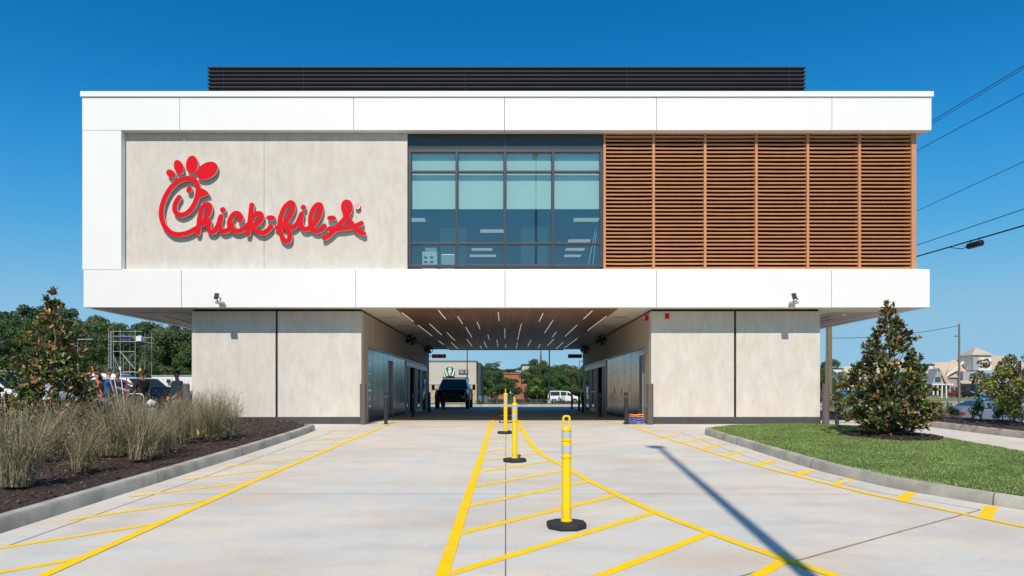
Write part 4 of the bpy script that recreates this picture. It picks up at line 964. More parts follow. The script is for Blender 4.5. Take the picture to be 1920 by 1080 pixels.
for i, (x, y, s, l) in enumerate(clumps):
    p = ground_at(x, y, .15); me, ms = protos[i % 4]
    t = thing('ornamental_grass_clump', l, 'grass', p, random.uniform(0, 6.28), 'clumps of feathery ornamental grass in the mulch bed'); s *= random.uniform(.74, 1.06); t.scale = (s*random.uniform(.9, 1.15), s*random.uniform(.9, 1.15), s*random.uniform(.9, 1.08)); t.rotation_euler = (random.uniform(-.13, .13), random.uniform(-.16, .16), random.uniform(0, 6.28))
    for nm, m_ in (('foliage', me), ('seed_heads', ms)):
        o = bpy.data.objects.new(nm, m_); COL.objects.link(o); o.parent = t
def shrub(loc, h, r, m, label, n=900, ls=.05, name='shrub', group=None, stems=5):
    t = thing(name, label, 'shrub', loc, 0, group); mb = MB(); rs_ = np.random.RandomState(int(abs(loc[0]*37+loc[1]*11)) % 9999)
    for k in range(stems):
        a = rs_.uniform(0, 6.28); mb.cyl((0, 0, -.05), (math.cos(a)*r*.5, math.sin(a)*r*.5, h*.75), .008*max(1, h), .003, 5)
    mb.build('stems', M['bark'], t, local=True)
    lob = [(rs_.uniform(-.55, .55)*r, rs_.uniform(-.55, .55)*r, rs_.uniform(.3, .85)*h, rs_.uniform(.3, .5)*min(r, h)) for _ in range(9)]
    C = []; 
    for i in range(n):
        lx, ly, lz, lr = lob[i % 9]; d = rs_.normal(0, 1, 3); d /= np.linalg.norm(d); C.append(np.array([lx, ly, lz])+d*lr*rs_.uniform(.55, 1.1))
    C = np.array(C); C[:, 2] = np.maximum(C[:, 2], .03); A = rs_.normal(0, 1, (n, 3)); A[:, 2] += .8; N = rs_.normal(0, 1, (n, 3)); N[:, 2] += .6
    leaves('foliage', C, A, N, rs_.uniform(.6, 1.4, n)*ls, m, parent=t); return t
M['shrub'] = mat('shrub_leaf', (.06, .14, .03), .45, trans=.2, island=[(0, (.02, .06, .014)), (.6, (.06, .15, .03)), (1, (.14, .24, .05))])
M['myrtle'] = mat('myrtle_leaf', (.2, .22, .04), .5, trans=.3, island=[(0, (.05, .10, .02)), (.4, (.15, .20, .04)), (.8, (.33, .33, .06)), (1, (.55, .40, .08))])
M['myrtle2'] = mat('myrtle_dark', (.1, .08, .05), .6, trans=.2, island=[(0, (.04, .07, .02)), (.6, (.10, .12, .03)), (1, (.20, .08, .05))])
gb = 'low green shrubs in the mulch bed right of the side lane'
for x, Y, h, r, l in ((1838, 20.5, .62, .30, 'round green shrub in front of the grey car'), (1786, 21, .42, .2, 'small green shrub left of the grey car'), (1898, 19, .6, .5, 'green shrub under the yellow-green tree'),
                      (1563, 27, .7, .4, 'green shrub beside the wooden utility pole'), (1590, 26, .6, .3, 'green shrub between the bollard and the magnolia'), (1872, 20, .3, .2, 'low shrub between the round one and the yellow-green tree')):
    X = (x-948)*Y/1280; shrub((X, Y, G(X, Y)+.16), h, r, M['shrub'], l, 1100, .05, group=gb)
for x, Y, s, l in ((1757, 21, .6, 'wispy grass tuft left of the small shrub behind the side lane'), (1738, 22, .55, 'wispy grass tuft just right of the lawn magnolia'), (1577, 25, .5, 'grass tuft behind the outside bollard'), (1712, 23, .5, 'grass tuft partly hidden by the lawn magnolia')):
    X = (x-948)*Y/1280; t = thing('ornamental_grass_clump', l, 'grass', (X, Y, G(X, Y)+.15), 1.0+x, 'wispy grass tufts in the bed right of the side lane'); t.scale = (s, s, s)
    for nm, m_ in (('foliage', protos[3][0]), ('seed_heads', protos[3][1])):
        o = bpy.data.objects.new(nm, m_); COL.objects.link(o); o.parent = t
for k in range(16):
    X = -9+k*1.35+random.uniform(-.3, .3); shrub((X, 52.5, G(X, 52.5)+.15), random.uniform(.3, .7), .35, M['shrub'], 'small shrub in the mulch strip beyond the lane, %s' % ORD[k], 160, .12, group='small shrubs in the far mulch strip', stems=3) if True else None

def tree_mesh(seed, h, cw, trunk_h, n, ls, m, nlobe=26, taper=.0, trunk_r=.2):
    rs_ = np.random.RandomState(seed); mb = MB(); lob = []
    ch = h-trunk_h
    for k in range(nlobe):
        f = rs_.uniform(.05, .98); wr = math.sqrt(max(0.02, 1-(2*f-1)**2)) if not taper else (1-f)**.8*min(1, f*6)+.05
        a = rs_.uniform(0, 6.28); q = cw*.5*wr*math.sqrt(rs_.uniform(.1, 1)); lr = rs_.uniform(.16, .30)*cw*.62*(.6+.4*wr)
        lob.append((math.cos(a)*q, math.sin(a)*q, trunk_h+f*ch*.93, lr))
    mb.cyl((0, 0, -.3), (0, 0, trunk_h), trunk_r, trunk_r*.7, 8); mb.cyl((0, 0, trunk_h), (0, 0, trunk_h+ch*.75), trunk_r*.7, .04, 8)
    for lx, ly, lz, lr in lob[::2]: mb.cyl((0, 0, max(trunk_h*.7, lz-math.hypot(lx, ly)*.8)), (lx, ly, lz), trunk_r*.25, .03, 5)
    w = np.array([l[3]**2 for l in lob]); idx = rs_.choice(nlobe, n, p=w/w.sum()); L = np.array(lob)[idx]
    d = rs_.normal(0, 1, (n, 3)); d /= np.linalg.norm(d, axis=1)[:, None]; rr = rs_.uniform(.45, 1.1, n)**.6
    C = L[:, :3]+d*(L[:, 3]*rr)[:, None]*np.array([1, 1, .8])
    N = d+rs_.normal(0, .45, (n, 3)); A = rs_.normal(0, 1, (n, 3)); s = rs_.uniform(.6, 1.4, n)*ls
    lo = leaves('crown', C, A, N, s, m, link=False, wr=.7).data
    tm = mb.build('trunk', M['bark'], link=False, smooth=True, angle=80).data
    return tm, lo
def mtree(name, base):
    r = lambda k, g: tuple(c*k for c in base[:1])+tuple(c*k*g for c in base[1:])
    return mat(name, base, .75, trans=.25, island=[(0, tuple(c*k for c, k in zip(base, (.8, .85, .8)))), (.6, tuple(c*k for c, k in zip(base, (1.5, 1.6, 1.4)))), (1, tuple(c*k for c, k in zip(base, (2.6, 2.5, 2.1))))])
M['oak'] = mtree('oak_leaf', (.052, .085, .026)); M['pine'] = mtree('pine_needle', (.04, .075, .03)); M['lime'] = mtree('lime_leaf', (.10, .17, .03)); M['olive'] = mtree('olive_leaf', (.07, .088, .036)); M['maple'] = mtree('maple_leaf', (.045, .10, .025))
TP = [tree_mesh(11, 14, 10, 2.0, 17000, .30, M['oak'], 44), tree_mesh(12, 15, 9, 2.0, 17000, .30, M['pine'], 44), tree_mesh(13, 13, 11, 1.8, 17000, .29, M['olive'], 46), tree_mesh(14, 14.5, 8, 1.8, 15000, .28, M['maple'], 40)]
def put_tree(tp, x, y, s, rz, name, label, group, sz=None):
    t = thing(name, label, 'tree', (x, y, G(x, y)-.1), rz, group); t.scale = (s, s, sz or s)
    for nm, m_ in (('trunk', tp[0]), ('crown', tp[1])):
        o = bpy.data.objects.new(nm, m_); COL.objects.link(o); o.parent = t
    return t
kinds = ['dark green broad tree', 'deep green tall tree', 'olive tree with greyish foliage', 'mid green narrow tree']
rnd = random.Random(5)
k = 0
front = [(-4, 1.02, 0), (38, .98, 1), (78, 1.05, 0), (120, .95, 2), (160, 1.0, 3), (200, .92, 2), (240, .95, 0), (278, .93, 1), (316, .93, 2), (350, .88, 0), (392, .9, 3)]
for x, s, kd in front:
    Y = 104+rnd.uniform(-3, 4); X = (x-948)*Y/1280; px_end = 'at the left edge of' if x < 0 else 'in the left half of' if x < 170 else 'behind the scaffold in' if x < 290 else 'next to the restaurant in'
    put_tree(TP[kd], X, Y, s*.94, rnd.uniform(0, 6), 'broadleaf_tree', '%s %s the front row of the wood' % (kinds[kd], px_end), 'trees of the wood beyond the car park')
for i in range(14):
    Y = 122+rnd.uniform(-3, 6); X = -98+i*4.6+rnd.uniform(-1, 1); kd = rnd.choice([0, 1, 2, 3])
    put_tree(TP[kd], X, Y, rnd.uniform(1.04, 1.22), rnd.uniform(0, 6), 'broadleaf_tree', '%s in the rear row of the wood, %s' % (kinds[kd], ORD[i]), 'trees of the wood beyond the car park')
for i in range(12):
    Y = 98+rnd.uniform(-1, 2); X = -84+i*3.4; kd = rnd.choice([0, 2, 3])
    put_tree(TP[kd], X, Y, rnd.uniform(.42, .6), rnd.uniform(0, 6), 'understorey_tree', 'low bushy tree at the foot of the wood, %s in its row' % ORD[i], 'low trees along the foot of the wood')
# trees seen through the drive-through
def ptree(x, ytop, Y, kd, wpx, label, name='broadleaf_tree', tp=None, group='trees seen through the lane'):
    X = (x-948)*Y/1280; tp = tp or TP[kd]; H = [14, 15, 13, 14.5][kd]; Wd = [10, 9, 11, 8][kd]
    zt_ = CZ+(736-ytop)*Y/1280; h = zt_-G(X, Y); t = put_tree(tp, X, Y, wpx*1.3*Y/1280/Wd, rnd.uniform(0, 6), name, label, group, sz=h/H*.98)
for x, yt, Y, kd, w, l in ((922, 672, 128, 3, 48, 'dense dark tree left of the brick building'), (905, 690, 138, 0, 30, 'tree against the corner of the coffee shop'), (1008, 668, 132, 0, 46, 'tall dark tree in front of the steeple'), (962, 706, 140, 1, 26, 'small dark tree in front of the brick wall'),
                           (1042, 680, 122, 3, 36, 'full green tree right of the dark light pole'), (1066, 688, 124, 2, 36, 'yellowish green tree behind the white van'), (1092, 684, 124, 0, 34, 'dark tree at the right end of the lane view'), (1028, 700, 126, 0, 30, 'lower tree behind the bright sapling'), (1120, 690, 128, 1, 40, 'dark tree mostly hidden by the right block')):
    ptree(x, yt, Y, kd, w, l)
for i in range(16):
    x = 800+i*22+rnd.uniform(-4, 4); ptree(x, 683+rnd.uniform(-5, 6)-(6 if x < 900 else 0), 215+rnd.uniform(-5, 12), rnd.choice([0, 1, 3]), rnd.uniform(44, 56), 'distant pine on the far tree line, %s in its row' % ORD[i], 'distant_tree', None, 'distant tree line seen through the lane')
TS = tree_mesh(21, 4.2, 2.5, 1.3, 2600, .17, M['lime'], 16, taper=1, trunk_r=.05)
p = Vector(((1007-948)*96/1280, 96, 0)); put_tree(TS, p.x, p.y, .93, 0, 'young_tree', 'bright green staked sapling left of the white van', None)
for i in range(12):
    x = [898, 912, 928, 940, 992, 1003, 1016, 1034, 1050, 1062, 1078, 1098][i]; ptree(x, 684+rnd.uniform(-7, 9), 162+rnd.uniform(-6, 10), rnd.choice([0, 1, 2, 3]), rnd.uniform(30, 40), 'tree filling the middle distance beyond the brick building, %s' % ORD[i+4], 'broadleaf_tree', None, 'middle distance trees seen through the lane')
for i, x in enumerate((897, 906, 990, 1000, 1012, 1024, 1050, 1075, 1092)):
    ptree(x, 722+rnd.uniform(-3, 4), 134, rnd.choice([0, 2, 3]), 16, 'low bushy growth under the far trees, %s' % ORD[i], 'understorey_tree', None, 'low growth under the far trees')
# tree behind the near utility pole, right
ptree(1556, 668, 95, 0, 42, 'round dark tree behind the wooden utility pole', group='trees right of the restaurant'); ptree(1530, 680, 98, 2, 40, 'tree mostly hidden by the right block', group='trees right of the restaurant')
TC = tree_mesh(31, 2.55, 2.0, .55, 5200, .075, M['myrtle'], 20, trunk_r=.03); TC2 = tree_mesh(32, 2.2, 1.5, .7, 2600, .07, M['myrtle2'], 12, trunk_r=.02)
X = (1912-948)*18.2/1280; put_tree(TC, X, 18.2, .95, 0, 'ornamental_tree', 'yellow-green small tree at the right edge beside the grey car', None)
X = (1880-948)*19.2/1280; put_tree(TC2, X, 19.2, .97, 2, 'ornamental_tree', 'dark reddish small tree behind the yellow-green one', None)
TC3 = tree_mesh(33, 1.9, .8, .7, 500, .06, M['myrtle'], 8, trunk_r=.012); X = (1603-948)*20.5/1280
put_tree(TC3, X, 20.5, 1.0, 1, 'young_tree', 'thin yellow-leaved sapling just left behind the lawn magnolia', None)

# ------------------------------------------------------------------ vehicles
def paintm(name, c, rough=.3): return mat(name, c, rough, coat=.6, spec=.5)
M['carglass'] = glass_mat('car_glass', (.06, .08, .09), .06); M['carglass2'] = mat('car_window', (.02, .03, .035), .12, spec=.5)
M['lamp'] = mat('lamp_lens', (.55, .57, .6), .15, spec=.9); M['tail'] = mat('tail_lens', (.35, .01, .01), .2); M['rim'] = mat('alloy_rim', (.35, .35, .36), .35, metal=.8)
SPECS = {
 'pickup': dict(st=[(-2.95, .5, .72, .98, .86, .78), (-2.86, .42, .95, 1.14, .97, .88), (-1.5, .42, 1.08, 1.20, 1.0, .92), (-1.3, .42, 1.12, 1.23, 1.0, .9), (-.5, .42, 1.14, 1.80, 1.0, .74), (1.0, .42, 1.14, 1.83, 1.0, .74), (1.18, .42, 1.14, 1.76, 1.0, .74), (1.24, .42, 1.14, 1.2, 1.0, .95), (2.88, .46, 1.14, 1.2, .99, .94), (2.95, .55, 1.1, 1.15, .95, .9)], side=[(3.6, 4.35), (4.4, 5.0)], wind=(3, 4), rear=(6, 7), wheels=(-1.85, 1.85), wr=.41, zh=.88, grille=(.62, .56, .98)),
 'van': dict(st=[(-2.5, .35, .6, .82, .8, .7), (-2.4, .3, .82, .98, .92, .82), (-1.75, .28, .98, 1.10, .96, .86), (-1.55, .28, 1.02, 1.16, .96, .86), (-.75, .28, 1.08, 1.82, .97, .78), (.6, .28, 1.08, 1.9, .97, .8), (2.35, .28, 1.08, 1.88, .97, .8), (2.48, .35, 1.0, 1.12, .94, .88)], side=[(3.45, 4.2), (4.3, 4.95), (5.05, 5.85)], wind=(3, 4), rear=(6, 7), wheels=(-1.6, 1.55), wr=.34, zh=.8, grille=(.5, .45, .62)),
 'sedan': dict(st=[(-2.35, .35, .52, .64, .72, .62), (-2.22, .25, .64, .76, .86, .74), (-1.25, .22, .80, .91, .91, .8), (-1.0, .22, .84, .95, .92, .8), (-.15, .22, .90, 1.40, .92, .6), (.65, .22, .92, 1.44, .92, .6), (1.55, .22, .94, 1.13, .91, .7), (2.2, .27, .88, 1.04, .87, .73), (2.35, .4, .7, .86, .8, .66)], side=[(3.5, 4.4), (4.5, 5.6)], wind=(3, 4), rear=(5, 6), wheels=(-1.42, 1.38), wr=.33, zh=.62, grille=(.42, .36, .55)),
 'suv': dict(st=[(-2.35, .45, .66, .85, .8, .7), (-2.25, .35, .85, 1.0, .92, .82), (-1.3, .32, 1.0, 1.1, .95, .86), (-1.1, .32, 1.04, 1.13, .95, .86), (-.4, .32, 1.08, 1.68, .95, .7), (1.0, .32, 1.08, 1.73, .95, .72), (2.1, .32, 1.08, 1.68, .95, .7), (2.35, .4, 1.0, 1.1, .92, .84)], side=[(3.5, 4.3), (4.4, 4.95), (5.05, 5.8)], wind=(3, 4), rear=(6, 7), wheels=(-1.45, 1.4), wr=.36, zh=.78, grille=(.5, .5, .78))}
def vehicle(kind, name, label, loc, rz, paint, cat='car', group=None, scale=1.0, extra=None, cover=None):
    S = SPECS[kind]; st = S['st']; t = thing(name, label, cat, loc, rz, group); t.scale = (scale,)*3
    def ring(a):
        y, zl, zb, zt_, hw, ht = a; zm = (zl+zb)/2+.04
        h = [(hw*.9, zl), (hw*.985, zl+.1), (hw, zm), (hw*.97, zb), (ht, zt_-.045), (ht*.82, zt_)]; return [(x, y, z) for x, z in h]+[(-x, y, z) for x, z in h[::-1]]
    def at_(f):
        i = min(int(f), len(st)-2); u = f-i; return tuple(a+(b-a)*u for a, b in zip(st[i], st[i+1]))
    ys = sorted(set([float(i) for i in range(len(st))]))
    rows = [ring(at_(f)) for f in ys]; m_ = 12; mb = MB(); vs = [v for r in rows for v in r]
    fs = [(i*m_+k_, i*m_+(k_+1) % m_, (i+1)*m_+(k_+1) % m_, (i+1)*m_+k_) for i in range(len(rows)-1) for k_ in range(m_)]+[tuple(range(m_)), tuple(range((len(rows)-1)*m_, len(rows)*m_))]
    mb.add(vs, fs); body = mb.build('body', paint, t, local=True, smooth=True, angle=32)
    L = lambda p, q, u: tuple(a+(b-a)*u for a, b in zip(p, q))
    for sgn in (1, -1):
        for f0, f1 in S['side']:
            a, b = ring(at_(f0)), ring(at_(f1)); ia, ib = (3, 4) if sgn > 0 else (8, 7)
            q = [L(a[ia], a[ib], .08), L(b[ia], b[ib], .08), L(b[ia], b[ib], .88), L(a[ia], a[ib], .88)]
            mb = MB(); mb.add([(x+sgn*.012, y, z+.006) for x, y, z in q]+[(x-sgn*.01, y, z) for x, y, z in q], [(0, 1, 2, 3), (0, 4, 5, 1), (1, 5, 6, 2), (2, 6, 7, 3), (3, 7, 4, 0)]); mb.build('side_window', M['carglass2'], t, local=True)
    for nm, (i0, i1) in (('windshield', S['wind']), ('rear_window', S['rear'])):
        if kind == 'pickup' and nm == 'rear_window': continue
        a, b = ring(st[i0]), ring(st[i1]); lo, hi = (a, b)
        q = [L(lo[4], hi[4], .1), L(lo[7], hi[7], .1), L(lo[7], hi[7], .93), L(lo[4], hi[4], .93)]
        q = [(x*.93, y, z+.05) for x, y, z in q]; dy = -.02 if nm == 'windshield' else .02
        mb = MB(); mb.add([(x, y+dy, z) for x, y, z in q]+[(x, y-dy, z-.03) for x, y, z in q], [(0, 1, 2, 3), (0, 4, 5, 1), (1, 5, 6, 2), (2, 6, 7, 3), (3, 7, 4, 0)]); mb.build(nm, M['carglass2'], t, local=True)
    wr = S['wr']
    for wy in S['wheels']:
        for sgn in (1, -1):
            hw = 1.02 if kind == 'pickup' else st[3][4]+.025
            mb = MB(); mb.lathe((sgn*(hw-.12), wy, wr), [(wr*.6, -.11), (wr*.93, -.11), (wr, -.07), (wr, .07), (wr*.93, .115), (wr*.6, .115)], 24, axis='x'); ty = mb.build('wheel', M['tyre'], t, local=True, smooth=True, angle=40)
            mb = MB(); mb.lathe((sgn*(hw-.12), wy, wr), [(wr*.6, -.118), (wr*.55, -.12), (wr*.55, .12), (wr*.6, .122)], 16, axis='x')
            for k_ in range(5):
                a = k_*2*math.pi/5; mb.obox((sgn*(hw-.12+.125), wy+math.cos(a)*wr*.3, wr+math.sin(a)*wr*.3), (.012, wr*.5, .05), (a, 0, 0))
            rm = mb.build('rim', M['rim'], None); rm.parent = ty
            mb = MB(); mb.lathe((sgn*(hw-.02), wy, wr+.02), [(wr*1.13, -.06), (wr*1.13, .043 if sgn > 0 else -.09)], 24, axis='x'); mb2 = MB(); mb2.lathe((sgn*(st[3][4]+.003 if kind != 'pickup' else 1.003)-sgn*.0, wy, wr+.03), [(wr*1.14, -.04), (wr*1.14, .004)] if sgn > 0 else [(wr*1.14, -.004), (wr*1.14, .04)], 24, axis='x')
            mb2.build('wheel_arch', M['black'], t, local=True)
    w_, z0, z1 = S['grille']; y0 = st[0][0]
    mb = MB(); mb.box(-w_, w_, y0-.02, y0+.3, z0, z1-.02); gr = mb.build('grille', M['black'], t, local=True, bevel=.02)
    mb = MB(); mb.box(-w_*.95, w_*.95, y0-.028, y0-.021, (z0+z1)/2-.012, (z0+z1)/2+.012); br = mb.build('grille_bar', M['alu'] if kind != 'pickup' else M['dark'], None); br.parent = gr
    mb = MB(); mb.box(-st[1][4]*.93, st[1][4]*.93, y0-.07, y0+.3, st[0][1]-.12, st[0][1]+.12); mb.build('bumper', cover or M['black'], t, local=True, bevel=.03)
    for sgn in (1, -1):
        x = sgn*(w_+.13) if kind == 'pickup' else sgn*.68
        mb = MB(); mb.box(x-.12, x+.12, y0+.0, y0+.4, S['zh']-.09, S['zh']+.09); mb.build('headlight', M['lamp'], t, local=True, bevel=.03)
        mb = MB(); x = sgn*.8; y1 = st[-1][0]; mb.box(x-.1, x+.1, y1-.25, y1-.01, S['zh']-.02, S['zh']+.16); mb.build('taillight', M['tail'], t, local=True, bevel=.02)
        a = at_(3.3); mx = .16 if kind != 'pickup' else .24
        mb = MB(); mb.box(sgn*(a[4]-.04) if sgn > 0 else -(a[4]+mx), a[4]+mx if sgn > 0 else -(a[4]-.04), a[0]-.03, a[0]+.07, a[2]+.0, a[2]+.05); xm_ = sgn*(a[4]+mx); mb.box(xm_-.08, xm_+.08, a[0]-.05, a[0]+.1, a[2]-.01, a[2]+(.30 if kind == 'pickup' else .17)); mb.build('mirror', M['black'] if kind == 'pickup' else paint, t, local=True, bevel=.02)
    return t
navy = paintm('navy_paint', (.006, .014, .04)); wht = paintm('white_car_paint', (.72, .73, .73)); slv = paintm('silver_paint', (.36, .40, .42)); gry = mat('blue_grey_paint', (.13, .16, .21), .4); blk = mat('black_car_paint', (.012, .013, .015), .55, spec=.3); rdp = paintm('red_car_paint', (.32, .02, .015)); blu = paintm('blue_car_paint', (.02, .18, .42))
tk = vehicle('pickup', 'pickup_truck', 'dark navy pickup truck with a roof rack driving toward the camera under the building', (-3.08, 41.4, 0), 0, navy, 'pickup truck', scale=.97)
mb = MB()
for yy in (-.3, .9): mb.box(-.74, .74, yy, yy+.06, 1.86, 1.90); mb.cyl((-.7, yy+.03, 1.78), (-.7, yy+.03, 1.9), .02); mb.cyl((.7, yy+.03, 1.78), (.7, yy+.03, 1.9), .02)
mb.cyl((-.72, -.3, 1.93), (-.72, 2.6, 1.93), .02); mb.cyl((.72, -.3, 1.93), (.72, 2.6, 1.93), .02); mb.cyl((.72, 2.5, 1.2), (.72, 2.5, 1.93), .02); mb.cyl((-.72, 2.5, 1.2), (-.72, 2.5, 1.93), .02); mb.cyl((-.5, -.35, 1.94), (-.1, .9, 1.96), .03)
mb.build('roof_rack', M['black'], tk, local=True)
Xv = (1057-948)*105/1280; vehicle('van', 'minivan', 'white minivan parked on the far road seen through the lane', (Xv, 105, G(Xv, 105)), R(90), wht, 'van')
def car_at(kind, name, x, Y, rz, paint, label, **kw):
    X = (x-948)*Y/1280; return vehicle(kind, name, label, (X, Y, G(X, Y)+(-.146 if X < 0 else .014)), R(rz), paint, **kw)
gl_ = 'vehicles parked left of the restaurant'
car_at('suv', 'sport_utility_car', -22, 22.8, 92, wht, 'white boxy car with dark windows at the left edge of the picture', group=gl_, scale=1.08)
car_at('sedan', 'saloon_car', 146, 24.5, 75, slv, 'silver saloon car half hidden behind the left magnolia', group=gl_)
car_at('pickup', 'pickup_truck', 205, 28, 100, wht, 'white pickup truck behind the workers with the brooms', group=gl_, cat='pickup truck', scale=1.03)
car_at('suv', 'sport_utility_car', 252, 25.6, 72, wht, 'white car behind the man in black', group=gl_, scale=.97)
car_at('sedan', 'saloon_car', 304, 23.6, 62, blk, 'black car with a dark front behind the man in black', group=gl_, scale=.9)
car_at('suv', 'sport_utility_car', 75, 29, 80, wht, 'white car seen through the leaves of the left magnolia', group=gl_)
car_at('sedan', 'hatchback_car', 1846, 44, 98, gry, 'blue-grey car parked behind the shrubs on the right', scale=1.04)
car_at('suv', 'sport_utility_car', 1874, 96, 95, rdp, 'dark red car beyond the grey car, beside the blue one', group='cars in front of the far shops', scale=.95)
car_at('sedan', 'saloon_car', 1850, 92, 80, blu, 'bright blue car beyond the grey car', group='cars in front of the far shops', scale=.95)
for x, Y, l, pt in ((1818, 150, 'dark car parked in front of the far porch', blk), (1800, 152, 'dark red car parked beside the far utility pole', rdp), (1583, 158, 'blue car parked in front of the left far shops', blu), (1596, 158, 'grey car parked in front of the left far shops', gry)):
    X = (x-948)*Y/1280; vehicle('sedan', 'saloon_car', l, (X, Y, G(X, Y)+.2), R(20+x % 50), pt, group='cars in front of the far shops')

# ------------------------------------------------------------------ background buildings
def simple_b(name, label, cat, x0, x1, Y, ytop, depth, m, part='wall'):
    X0_, X1_ = (x0-948)*Y/1280, (x1-948)*Y/1280; zt_ = CZ+(736-ytop)*Y/1280; t = thing(name, label, cat, ((X0_+X1_)/2, Y, G(0, Y)))
    return t, X0_, X1_, zt_
M['cafe'] = mat('cafe_render', (.50, .46, .41), .85, var=.04, vs=.5); M['cafestone'] = mat('cafe_stone', (.50, .38, .25), .85, var=.15, vs=2, col2=(.40, .30, .22), s2=1.5)
Yc = 85; t = thing('coffee_shop', 'low beige coffee shop with a round green emblem seen through the lane', 'building', (-10, Yc, G(-10, Yc)))
x1 = (893-948)*Yc/1280; zt_ = CZ+58*Yc/1280; zb_ = CZ+16.5*Yc/1280
mb = MB(); mb.box(-24, x1, Yc, Yc+12, zb_, zt_); mb.build('wall', M['cafe'], t)
mb = MB(); mb.box(-24, x1+.05, Yc-.06, Yc+12, -.7, zb_-.002); mb.build('stone_base', M['cafestone'], t)
mb = MB(); mb.box(-24.05, x1+.08, Yc-.09, Yc+12.05, zt_+.002, zt_+.14); mb.build('parapet_cap', mat('cap_brown', (.20, .17, .14), .6), t)
mb = MB(); mb.box(-24, x1+.07, Yc-.12, Yc-.061, zb_-.1, zb_+.02); mb.build('ledge', M['cafe'], t)
mb = MB(); mb.box(x1+.001, x1+.5, Yc+.8, Yc+12, -.7, zt_-.1); mb.build('side_wall', M['base'], t)
Sg = thing('emblem_sign', 'round green and white emblem sign with a crowned long-haired figure on the coffee shop', 'sign', ((843.5-948)*Yc/1280, Yc-.1, CZ+38.5*Yc/1280))
M['green'] = mat('sign_green', (.0, .13, .065), .4); M['signw'] = mat('sign_white', (.80, .82, .80), .4); Rr = .72
mb = MB(); mb.lathe((0, 0, 0), [(Rr, .08), (Rr, 0)], 48, axis='y'); mb.build('rim', M['signw'], Sg, local=True)
mb = MB(); mb.lathe((0, 0, 0), [(Rr*.96, -.001), (Rr*.96, -.012)], 48, axis='y'); mb.build('disc', M['green'], Sg, local=True)
def flat(pts, d, name, m, par, sc=Rr):
    mb = MB(); mb.prism([(x*sc, z*sc) for x, z in pts], d, d+.01, 'y'); return mb.build(name, m, par, local=True)
ell = lambda cx, cz, rx, rz_, n=20: [(cx+rx*math.cos(a), cz+rz_*math.sin(a)) for a in np.linspace(0, 2*math.pi, n+1)[:-1]]
flat(ell(0, -.05, .34, .52), -.03, 'hair', M['signw'], Sg); flat(ell(0, .24, .17, .2), -.045, 'face', M['green'], Sg); flat(ell(0, .24, .14, .17), -.06, 'face', M['signw'], Sg)
flat([(-.25, .5), (-.3, .78), (-.14, .62), (0, .92), (.14, .62), (.3, .78), (.25, .5)], -.045, 'crown', M['signw'], Sg)
for s in (-1, 1):
    flat([(s*.42, -.75), (s*.62, -.5), (s*.78, -.1), (s*.84, .3), (s*.7, .5), (s*.55, .42), (s*.66, .3), (s*.6, 0), (s*.45, -.3), (s*.3, -.55)], -.045, 'tail', M['signw'], Sg)
    for k in range(4): flat([(s*(.12+.07*k), .12-.1*k), (s*(.17+.07*k), .1-.1*k), (s*(.13+.06*k), -.45), (s*(.09+.06*k), -.45)], -.06, 'hair_strand', M['green'], Sg)
Sd = thing('drive_through_sign', 'small grey drive-through sign with a white arrow on the coffee shop', 'sign', ((869-948)*Yc/1280, Yc-.05, CZ+35*Yc/1280))
mb = MB(); mb.box(-.58, .58, -.06, .04, -.02, .52); mb.build('panel', M['base'], Sd, local=True)
text_part('lettering', 'DRIVE', .2, Vector(Sd.location)+Vector((-.22, -.07, .36)), M['signw'], Sd); text_part('lettering', 'THRU', .2, Vector(Sd.location)+Vector((-.22, -.07, .15)), M['signw'], Sd)
flat([(.22, .45), (.32, .45), (.5, .25), (.32, .05), (.22, .05), (.38, .25)], -.072, 'arrow', M['signw'], Sd, 1.0)
for sx_ in (886, 901, 906): pass
M['brick'] = mat('red_brick', (.36, .13, .085), .9, var=.12, vs=1); 
t = thing('brick_building', 'red brick building with a white doorway among the far trees', 'building', ((951-948)*150/1280, 150, -.4))
x0, x1 = (917-948)*150/1280, (988-948)*150/1280; zt_ = CZ+35*150/1280
mb = MB(); mb.box((945-948)*150/1280, (977-948)*150/1280, 150, 160, -1, zt_); mb.build('wall', M['brick'], t)
mb = MB(); mb.box(x0, x1, 151, 159, -1, zt_-2.2); mb.build('wing_wall', M['brick'], t)
mb = MB(); mb.box((944-948)*150/1280, (978-948)*150/1280, 149.8, 160.2, zt_+.001, zt_+.25); mb.build('parapet', M['brick'], t)
mb = MB(); xm_ = (961-948)*150/1280; mb.box(xm_-.6, xm_+.6, 149.9, 149.999, -.5, 2.6); mb.build('doorway', M['signw'], t)
mb = MB(); mb.box(xm_-.35, xm_+.35, 149.85, 149.895, .8, 2.2); mb.build('window', M['carglass2'], t)
for k in range(3):
    xx = (970-948)*150/1280+k*.9-.4; mb = MB(); mb.box(xx, xx+.4, 150.9, 150.99, -.1, 1.2); mb.build('window', M['carglass2'], t)
t = thing('hall', 'grey hall roof behind the trees left of the steeple', 'building', ((1000-948)*180/1280, 180, .2))
mb = MB(); mb.box((979-948)*180/1280, (1001-948)*180/1280, 180, 195, 0, CZ+51*180/1280); mb.build('wall', M['cafe'], t)
mb = MB(); mb.box((978-948)*180/1280, (1002-948)*180/1280, 179.8, 195.2, CZ+51*180/1280+.01, CZ+52*180/1280+.2); mb.build('parapet', M['base'], t)
t = thing('church_steeple', 'thin dark pointed steeple above the far trees', 'steeple', ((1014-948)*190/1280, 190, .4))
mb = MB(); zt_ = CZ+92*190/1280; mb.cyl((t.location.x, 190, 8), (t.location.x, 190, zt_), .42, .02, 8); mb.build('spire', mat('slate', (.12, .10, .10), .7), t)
mb = MB(); mb.box(t.location.x-.6, t.location.x+.6, 189.4, 190.6, .2, 7.99); mb.build('tower', M['brick'], t)
